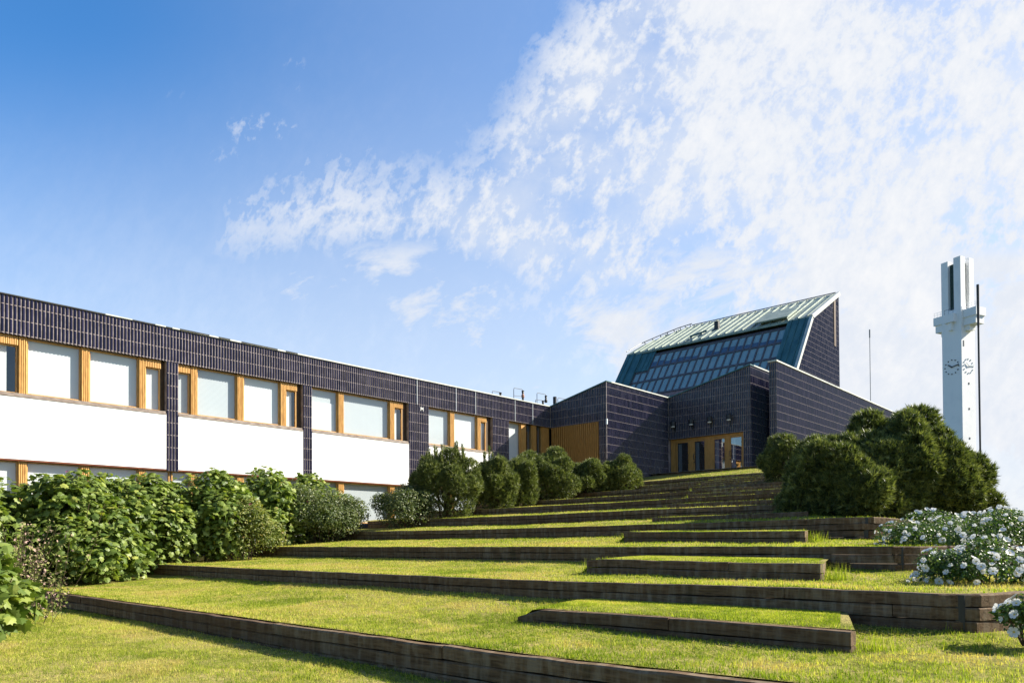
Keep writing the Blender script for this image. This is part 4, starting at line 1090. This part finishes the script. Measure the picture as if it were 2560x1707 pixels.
def leafy(name, label, cat, c, r, n, size, mat, tmpl, rg, group=None, nl=10, stems=14, up=.5, spread=.5, droop=.25, lo=.55, lumpf=(.30, .5)):
    z0 = height(c[0], c[1]); root = thing(name, (c[0], c[1], z0), label, cat, group)
    bl = lumps(c, r, nl, rg, lumpf)
    P_, N_ = blobs_points(bl, n, rg, lo, 1.06, zmin=z0 + .03, inner=.6)
    X, Y, Z = frames(N_, rg, droop, spread, up)
    T, Fc = tmpl; sz = rg.uniform(size[0], size[1], n); rn = np.clip(rg.beta(2, 2.2, n), 0, 1)
    V, F, R_ = stamp(P_ - Y * sz[:, None] * .4, X, Y, Z, T, Fc, sz, rn)
    # inner leaves so that no light passes straight through
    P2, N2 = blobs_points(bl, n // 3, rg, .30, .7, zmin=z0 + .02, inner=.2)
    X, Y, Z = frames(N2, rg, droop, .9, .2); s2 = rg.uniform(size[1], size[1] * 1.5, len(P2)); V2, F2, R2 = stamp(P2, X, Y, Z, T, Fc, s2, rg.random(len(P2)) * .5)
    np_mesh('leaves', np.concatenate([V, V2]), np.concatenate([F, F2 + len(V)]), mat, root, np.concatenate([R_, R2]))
    if stems: stems_mesh(c, r, z0, stems, rg, root)
    return root, bl


def petals_mesh(size, mat, n=5, cup=.35):
    V, F = [], []
    for k in range(n):
        a = 2 * math.pi * k / n; b0 = len(V)
        for q, (rr, da, zz) in enumerate(((.06, 0, 0), (.55, -.62, cup * .45), (1.0, -.40, cup), (1.06, 0, cup * .9), (1.0, .40, cup), (.55, .62, cup * .45), (.6, 0, cup * .25))):
            V.append((size * rr * math.cos(a + da), size * rr * math.sin(a + da), size * zz))
        F += [(b0, b0 + 1, b0 + 6), (b0 + 1, b0 + 2, b0 + 6), (b0 + 2, b0 + 3, b0 + 6), (b0 + 3, b0 + 4, b0 + 6), (b0 + 4, b0 + 5, b0 + 6), (b0 + 5, b0, b0 + 6)]
    me = bpy.data.meshes.new('flower'); c0 = len(V)
    for k in range(6):
        V.append((size * .24 * math.cos(k * 1.047), size * .24 * math.sin(k * 1.047), size * .10))
    V.append((0, 0, size * .2)); np_ = len(F)
    F += [(c0 + k, c0 + (k + 1) % 6, c0 + 6) for k in range(6)]
    me.from_pydata(V, [], F); me.materials.append(mat); me.materials.append(M['yolk'])
    me.polygons.foreach_set('material_index', [0] * np_ + [1] * 6)
    at = me.attributes.new('rnd', 'FLOAT', 'POINT'); at.data.foreach_set('value', np.random.default_rng(3).random(len(V)).astype(np.float32))
    return me


def flowers(root, P_, N_, meshes, rg, name='flower'):
    for p, n_ in zip(P_, N_):
        o = bpy.data.objects.new(name, meshes[rg.integers(len(meshes))]); COL.objects.link(o); o.parent = root
        n_ = n_ + rg.normal(size=3) * .35; o.location = Vector(p) - root.location; o.rotation_euler = Vector(n_).to_track_quat('Z', 'Y').to_euler(); o.scale = (1, 1, 1)
        s_ = rg.uniform(.8, 1.15); o.scale = (s_, s_, s_)


rg = np.random.default_rng(5)
MT = (MAPLE_T, MAPLE_F); LT = (LEAF_T, LEAF_F)
GH = 'flowering raspberry shrubs of the hedge'
HEDGE = [
    ((5.2, 24.7, .38), (1.8, 1.7, 1.82), 1700, 'big-leaved raspberry shrub at the left edge behind the dry stalks'),
    ((7.0, 23.9, .32), (1.75, 1.6, 1.85), 1800, 'big-leaved raspberry shrub over the left end of the second riser'),
    ((9.2, 25.0, .68), (1.95, 1.7, 1.84), 1900, 'big-leaved raspberry shrub left of the first navy pillar'),
    ((11.2, 25.2, .92), (2.1, 1.7, 1.74), 2000, 'big-leaved raspberry shrub just right of the first navy pillar'),
    ((13.9, 26.0, 1.12), (2.3, 1.7, 1.62), 1900, 'big-leaved raspberry shrub behind the yellowing rose bush'),
    ((16.6, 26.6, 1.45), (1.8, 1.4, 1.45), 1500, 'big-leaved raspberry shrub below the second navy pillar'),
]
for c, r, n, lab in HEDGE:
    root, bl = leafy('raspberry_shrub', lab, 'shrub', (c[0], c[1], c[2] - .45), (r[0], r[1], r[2] + .42), int(n * 1.9), (.12, .215), M['maple'], MT, rg, GH, nl=16, up=.75, spread=.45, droop=.45, lo=.7)
    P_, N_ = blobs_points(bl[1:], 3, rg, 1.0, 1.06, zmin=c[2]); flowers(root, P_, N_, [petals_mesh(.045, M['pink'])], rg)
# near plant at the left edge of the picture
root, bl = leafy('raspberry_shrub', 'nearest big-leaved shrub, cut by the left edge of the picture', 'shrub', (2.2, 11.95, -.90), (.80, .85, .85), 420, (.13, .21), M['maple'], MT, rg, None, nl=7, up=.7, droop=.6, lo=.75)
# dry seed stalks
root = thing('seed_stalks', (4.0, 16.2, -1.45), 'dry pinkish seed stalks between the near shrub and the hedge', 'weed')
s_ = MB(); PP, NN = [], []
for _ in range(120):
    a0 = np.array([3.6 + rg.normal(0, .35), 16.6 + rg.normal(0, .7), -1.5]); hgt = rg.uniform(.4, 1.9); a1 = a0 + np.array([rg.normal(0, .30) * hgt, rg.normal(-.05, .28) * hgt, hgt])
    s_.tube([a0, (a0 + a1) / 2 + rg.normal(0, .04, 3), a1], .004, 4)
    for q in np.linspace(.12, 1.05, 44):
        PP.append(a0 + (a1 - a0) * q + rg.normal(0, .055, 3)); NN.append(unit(1, rg)[0])
s_.build('stalks', M['stem'], root)
PP = np.array(PP); NN = np.array(NN); X, Y, Z = frames(NN, rg); sz = rg.uniform(.03, .085, len(PP)); V, F, R_ = stamp(PP, X, Y, Z, LEAF_T, LEAF_F, sz, rg.random(len(PP))); np_mesh('seed_heads', V, F, M['seed'], root, R_)
# rose bushes along the left side
PK = petals_mesh(.05, M['pink'])
root, bl = leafy('rose_bush', 'yellowing rose bush with a few pink flowers', 'shrub', (12.2, 24.15, .42), (1.35, 1.25, 1.12), 5800, (.06, .11), M['roseyellow'], LT, rg, 'rose bushes along the left side of the stair', nl=12, lo=.75)
P_, N_ = blobs_points([(12.5, 24.3, .75, 1.2, 1.2, .75)], 7, rg, 1, 1.06, zmin=.7); flowers(root, P_, N_, [PK], rg)
root, bl = leafy('rose_bush', 'dark green rose bush between the yellowing one and the low round one', 'shrub', (16.2, 25.1, .98), (1.85, 1.4, 1.36), 8500, (.06, .11), M['rose'], LT, rg, 'rose bushes along the left side of the stair', nl=14, lo=.75)
root, bl = leafy('rose_bush', 'low round rose bush in front of the pointed pine', 'shrub', (19.3, 23.9, 1.30), (1.45, 1.3, 1.08), 6500, (.06, .11), M['rose'], LT, rg, 'rose bushes along the left side of the stair', nl=12, lo=.75)


def pine(name, label, c, r, n, rg, mat, group, nl=14, ln=(.09, .15), needles=12, candles=0, zb=None, up=.5, lumpf=(.28, .46), extra=()):
    z0 = height(c[0], c[1]) if zb is None else zb
    Ht = c[2] + r[2] - z0; c = (c[0], c[1], z0 + .36 * Ht); r = (r[0] * .93, r[1] * .93, .60 * Ht)
    root = thing(name, (c[0], c[1], z0), label, 'pine', group)
    bl = lumps(c, r, int(nl * (2.2 if zb is None else 3.0)), rg, (lumpf[0] * .66, lumpf[1] * .74), .84)
    for e in extra: bl += lumps(e[:3], e[3:], 9, rg, (.25, .42), .8)
    n = int(n * 1.45)
    P_, N_ = blobs_points(bl, n, rg, .86, 1.07, zmin=z0 + .04, inner=.72)
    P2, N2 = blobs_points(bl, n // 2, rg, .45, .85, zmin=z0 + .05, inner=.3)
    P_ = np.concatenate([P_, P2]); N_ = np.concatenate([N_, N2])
    if candles:
        Pc, Nc = [], []
        for _ in range(candles):
            a = rg.uniform(0, 6.28); q = math.sqrt(rg.uniform(0, .7)); x, y = c[0] + r[0] * q * math.cos(a), c[1] + r[1] * q * math.sin(a); zt = c[2] + r[2] * math.sqrt(max(0, 1 - q * q)) * .98; hh = rg.uniform(.15, .55)
            for z_ in np.linspace(-.1, hh, int(6 + hh * 26)):
                Pc.append((x + rg.normal(0, .015), y + rg.normal(0, .015), zt + z_)); Nc.append((rg.normal(0, .4), rg.normal(0, .4), 1))
        Nc = np.array(Nc); P_ = np.concatenate([P_, Pc]); N_ = np.concatenate([N_, Nc / np.linalg.norm(Nc, axis=1)[:, None]])
    m_ = len(P_); A = N_ * .8 + np.array([0, 0, up]) + rg.normal(size=(m_, 3)) * .35; A /= np.linalg.norm(A, axis=1)[:, None]   # shoot axis
    k = needles; D = A[:, None, :] + rg.normal(size=(m_, k, 3)) * .55; D /= np.linalg.norm(D, axis=2)[:, :, None]
    L_ = rg.uniform(ln[0], ln[1], (m_, k, 1)); B = P_[:, None, :] + A[:, None, :] * rg.uniform(-.05, .05, (m_, k, 1))
    Wd = np.cross(D, rg.normal(size=(m_, k, 3))); Wd /= np.linalg.norm(Wd, axis=2)[:, :, None]; w_ = ln[1] * .075
    V = np.stack([B - Wd * w_, B + Wd * w_, B + D * L_], 2).reshape(-1, 3); F = np.arange(len(V)).reshape(-1, 3)
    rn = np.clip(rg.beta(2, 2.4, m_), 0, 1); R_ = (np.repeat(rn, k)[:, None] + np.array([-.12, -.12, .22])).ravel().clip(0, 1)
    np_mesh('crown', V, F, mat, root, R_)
    s_ = MB()
    for _ in range(16):
        a, e = rg.uniform(0, 6.28), rg.uniform(.2, .9); b0 = Vector((c[0] + rg.normal(0, .12), c[1] + rg.normal(0, .12), z0 - .1)); b1 = Vector((c[0] + e * .8 * r[0] * math.cos(a), c[1] + e * .8 * r[1] * math.sin(a), c[2] + r[2] * .7 * math.sqrt(1 - e * e * .8)))
        s_.tube([b0, b0.lerp(b1, .5) + Vector((0, 0, -.1)), b1], .05, 5, r2=.015)
    s_.build('branches', M['stem'], root)
    return root


GL_, GR_ = 'clipped pines along the left side of the stair', 'sprawling pines on the right side of the stair'
pine('mountain_pine', 'tall pine with pointed upright shoots in front of the double pillar', (21.3, 23.5, 2.35), (1.55, 1.55, 1.68), 5200, rg, M['needle'], GL_, nl=18, ln=(.08, .14), candles=26)
pine('mountain_pine', 'narrow pine just right of the pointed one', (23.8, 23.0, 2.50), (1.25, 1.15, 1.40), 3600, rg, M['needle'], GL_, nl=10, candles=6)
pine('mountain_pine', 'smallest pine squeezed between the narrow one and the broad round one', (25.5, 23.0, 2.85), (1.15, 1.05, 1.30), 3000, rg, M['needle'], GL_, nl=9)
pine('mountain_pine', 'broad round pine at the right end of the office wing windows', (27.8, 23.4, 3.05), (1.75, 1.7, 1.50), 5200, rg, M['needle'], GL_, nl=14)
pine('mountain_pine', 'left one of the two round pines in front of the timber slat screen', (30.7, 22.8, 3.22), (1.42, 1.3, 1.02), 2800, rg, M['needle'], GL_, nl=9)
pine('mountain_pine', 'right one of the two round pines, against the navy block wall', (32.2, 21.8, 3.36), (1.38, 1.25, 1.04), 2600, rg, M['needle'], GL_, nl=9)
pine('mountain_pine', 'small pine at the foot of the free-standing tiled wall', (29.6, 11.9, 3.55), (1.05, 1.0, 1.0), 1900, rg, M['needle_dark'], GR_, nl=9, ln=(.09, .15))
pine('mountain_pine', 'huge sprawling pine spilling over the right end of the stair', (20.8, 6.55, 1.35), (1.9, 1.8, 1.50), 8000, rg, M['needle_dark'], GR_, nl=26, ln=(.10, .17), needles=13, zb=.02)
pine('mountain_pine', 'tall dark pine behind the huge sprawling one, before the bell tower', (22.2, 5.75, 1.68), (1.85, 1.85, 1.84), 11500, rg, M['needle_dark'], GR_, nl=22, ln=(.11, .19), needles=13, zb=.05, extra=((22.9, 4.7, 1.25, 1.25, 1.2, 1.35), (23.2, 4.35, .75, .85, .85, .95)))

# white carpet roses on the right
FM = [petals_mesh(.050, M['petal'], 6, .35), petals_mesh(.043, M['petal'], 6, .7), petals_mesh(.054, M['petal'], 7, .2), petals_mesh(.034, M['petal'], 5, .9)]
for c, r, n, nf, lab in (((16.3, 2.9, -.10), (2.0, 1.6, .64), 7500, 260, 'highest white-flowering rose bush, hanging over the third riser'),
                         ((12.4, 2.0, -.55), (1.15, 1.05, .48), 4200, 170, 'middle white-flowering rose bush on the turf above the second riser'),
                         ((8.98, 1.10, -.84), (.30, .30, .25), 600, 30, 'small white-flowering rose bush low at the right edge')):
    z0 = height(c[0], c[1]); root, bl = leafy('carpet_rose', lab, 'rose bush', c, r, n, (.035, .07), M['whiteleaf'], LT, rg, 'white carpet roses on the right', nl=14, lo=.8, stems=10, lumpf=(.3, .5))
    P_, N_ = blobs_points(bl, nf, rg, 1.0, 1.07, zmin=c[2] - r[2] * .7, inner=.95); toward = -np.array([c[0], c[1], 0]) / math.hypot(c[0], c[1]); N_ = N_ + toward * .5
    dist = np.linalg.norm(P_, axis=1); od = np.argsort(dist); P_, N_ = P_[od], N_[od]; flowers(root, P_[:98], N_[:98], FM, rg)
    if len(P_) > 98:                                          # beyond the hundred nearest blooms: one part
        VV, FF, b0 = [], [], 0; mt = np.array([v.co[:] for v in FM[0].vertices]); ft = [tuple(p.vertices) for p in FM[0].polygons]
        for p, q in zip(P_[98:], N_[98:]):
            Rm = np.array(Vector(q + rg.normal(size=3) * .35).to_track_quat('Z', 'Y').to_matrix()); VV.append(p + (mt * rg.uniform(.7, 1.1)) @ Rm.T); FF += [tuple(i + b0 for i in f) for f in ft]; b0 += len(mt)
        tag(np_mesh('flowers', np.concatenate(VV), np.array(FF), M['petal'], root, rg.random(b0)), kind='stuff')

# ---------------------------------------------------------------- grass blades
def grass_patch(fn, v0, v1, n, rg, tmax=1.0, tmin=0.0, hgt=(.025, .06), w=.006, lean=.5):
    v = rg.uniform(v0, v1, n); t_ = rg.uniform(tmin, tmax, n)
    fu, fz, bu, bz = fn(v); u = fu + (bu - fu) * t_; z = fz + (bz - fz) * t_ + .03 * np.sin(np.pi * t_) * .8 - .012
    return u, v, z


GV, GRN = [], []


def add_blades(u, v, z, rg, hgt, w, lean, rn, mul=1.0):
    n = len(u); P_ = np.stack([u, v, z], -1); a = rg.uniform(0, 6.283, n); L_ = rg.uniform(hgt[0], hgt[1], n) * mul; lmin = .93 if lean > .96 else 0.0
    side = np.stack([np.cos(a), np.sin(a), np.zeros(n)], -1); la = rg.uniform(0, 6.283, n); ll = rg.uniform(lmin, lean, n)
    tip = P_ + np.stack([np.cos(la) * ll, np.sin(la) * ll, np.sqrt(1 - np.minimum(ll, .98) ** 2)], -1) * L_[:, None]
    GV.append(np.stack([P_ - side * w, P_ + side * w, tip], 1).reshape(-1, 3)); GRN.append(np.stack([rn - .12, rn - .12, rn + .12], 1).ravel().clip(0, 1))


_LAT = np.random.default_rng(21).random((256, 256))


def vnoise(u, v, f):
    x, y = np.asarray(u) * f + 400, np.asarray(v) * f + 400; i, j = np.floor(x).astype(int), np.floor(y).astype(int); a, b_ = x - i, y - j
    a, b_ = a * a * (3 - 2 * a), b_ * b_ * (3 - 2 * b_); g_ = lambda p, q: _LAT[p % 256, q % 256]
    return (g_(i, j) * (1 - a) + g_(i + 1, j) * a) * (1 - b_) + (g_(i, j + 1) * (1 - a) + g_(i + 1, j + 1) * a) * b_


def fbm(u, v, f, o=4):
    return sum(vnoise(u, v, f * 2 ** k) * .5 ** k for k in range(o)) / sum(.5 ** k for k in range(o))


def patchy(u, v):
    """0 lush .. .8 dry, above that torn brown thatch"""
    lush = fbm(u, v, .55) * 1.6 - .42 + (vnoise(u, v, 6.0) - .5) * .5
    thatch = np.clip((fbm(u + 31, v * .8 + 7, 1.1, 5) - .585) * 9, 0, 1)
    return np.clip(lush, 0, .8) * (1 - thatch) + .97 * thatch


for i, (v0, v1, n) in enumerate([(.3, 21, 330000), (.6, 22.5, 210000), (1.2, 25, 130000), (3.0, 24.5, 60000), (6, 24, 20000), (7, 24, 11000), (8, 24, 9000), (9, 24, 8000), (10, 23, 6000), (11, 22, 9000), (11, 22, 9000)]):
    fn = (lambda v, i=i: strip(i, v))
    tmin = .62 if i == 0 else 0
    u, v, z = grass_patch(fn, v0, v1, n, rg, tmin=tmin); fu, fz, bu, bz = fn(v); z = z + (BUMP[i] - .024) * np.sin(np.pi * (u - fu) / (bu - fu))
    if i == 0: keep = (v < 1.55 * u + 13.5) & (v > -1)
    else: keep = np.ones(len(u), bool)
    if i <= 3:
        h = HALF[i] if i < len(HALF) else None
        if h is not None: keep &= ~((u > h[0]) & (v > h[1]) & (v < h[2]))
    clump = vnoise(u, v, 11.0) * .6 + vnoise(u, v, 27.0) * .4; keep &= clump > rg.uniform(.18, .46, len(u)); clump = clump[keep]
    u, v, z = u[keep], v[keep], z[keep]; z = z + wob(u, v) * .02
    rn = np.clip(patchy(u, v) + rg.normal(0, .27, len(u)), 0, 1); far = (0, 0, 0, .3, .5, .7, .9, 1, 1, 1, 1)[i]
    hm = .8 + .5 * np.clip(1 - patchy(u, v), 0, 1).mean()
    add_blades(u, v, z, rg, (.022 * hm, .055 * hm + .012 * far), .0035 + .004 * min(i, 3) / 3 + .004 * far, .75, rn, .45 + 1.15 * clump)
for j, h in enumerate(HALF):
    n = (60000, 30000, 12000, 8000, 6000, 5000, 4000, 4000, 4000)[j]; fn = (lambda v, h=h: hstrip(h, v))
    u, v, z = grass_patch(fn, h[1] + .12, h[2] - .02, n, rg, tmin=.03); v = hshift(h, v, (u - h[0]) / (RIS[h[4]][0] - h[0])) + .03; rn = np.clip(patchy(u, v) + rg.normal(0, .2, n), 0, 1)
    add_blades(u, v, z, rg, (.012, .036), .0045 + .004 * min(j, 3) / 3, .7, rn)
    n = 420; vv = rg.uniform(h[1] + .1, h[2], n); zz = np.interp(vv, [a for a, _ in h[3]], [b_ for _, b_ in h[3]])      # longer fringe along the edge
    add_blades(h[0] + TH + rg.uniform(0, .08, n), vv, zz - .01, rg, (.03, .085), .005, .6, np.clip(rg.normal(.35, .2, n), 0, 1))
    for vc in (h[1] - .12, h[2] + .1):                                                                               # tufts at the ends
        n = 160; uu = h[0] + rg.normal(.15, .12, n); add_blades(uu, vc + rg.normal(0, .1, n), zz.mean() - .28 + 0 * uu, rg, (.10, .34), .005, .5, np.clip(rg.normal(.3, .2, n), 0, 1))
for i in range(len(RIS)):                                                                                            # fringe over the long risers
    n = 5200 if i < 4 else 2000; vv = rg.uniform(max(VRIGHT[i], 1.0) + .1, min(25, VLEFT[i]), n); uu = ru(i, vv)
    cl = .5 + .5 * wob(uu, vv, 2.3, i * 1.7); k = rg.random(n) < cl; vv, uu = vv[k], uu[k]
    add_blades(uu + TH + rg.uniform(0, .12, len(vv)), vv, rz(i, vv) - .012, rg, (.025, .065), .005 + .004 * min(i, 5) / 5, .7, np.clip(patchy(uu, vv) + rg.normal(0, .2, len(vv)), 0, 1))
    n = 2600 if i < 5 else 300; vv = rg.uniform(max(VRIGHT[i], 1.0), min(25, VLEFT[i]), n); uu = ru(i, vv)               # growth at the foot of the risers
    add_blades(uu - rg.uniform(.0, .10, n), vv, rb(i, vv) - .01, rg, (.04, .12), .005, .5, np.clip(rg.normal(.25, .15, n), 0, 1))
for i, (v0, v1, n) in enumerate([(2.2, 20, 9000), (2, 21, 9000), (2, 24, 7000), (4, 24, 3500)]):                          # dry clippings lying in drifts
    fn = (lambda v, i=i: strip(i, v)); u, v, z = grass_patch(fn, v0, v1, n * 4, rg, tmin=.62 if i == 0 else 0); fu, fz, bu, bz = fn(v); z = z + (BUMP[i] - .024) * np.sin(np.pi * (u - fu) / (bu - fu))
    k = fbm(u * .9 + 9, v + 3, 1.6, 4) > .56; u, v, z = u[k], v[k], z[k]
    add_blades(u, v, z + .028, rg, (.03, .08), .004, .98, np.clip(rg.normal(.92, .08, len(u)), 0, 1))
V = np.concatenate(GV); Fg = np.arange(len(V)).reshape(-1, 3)
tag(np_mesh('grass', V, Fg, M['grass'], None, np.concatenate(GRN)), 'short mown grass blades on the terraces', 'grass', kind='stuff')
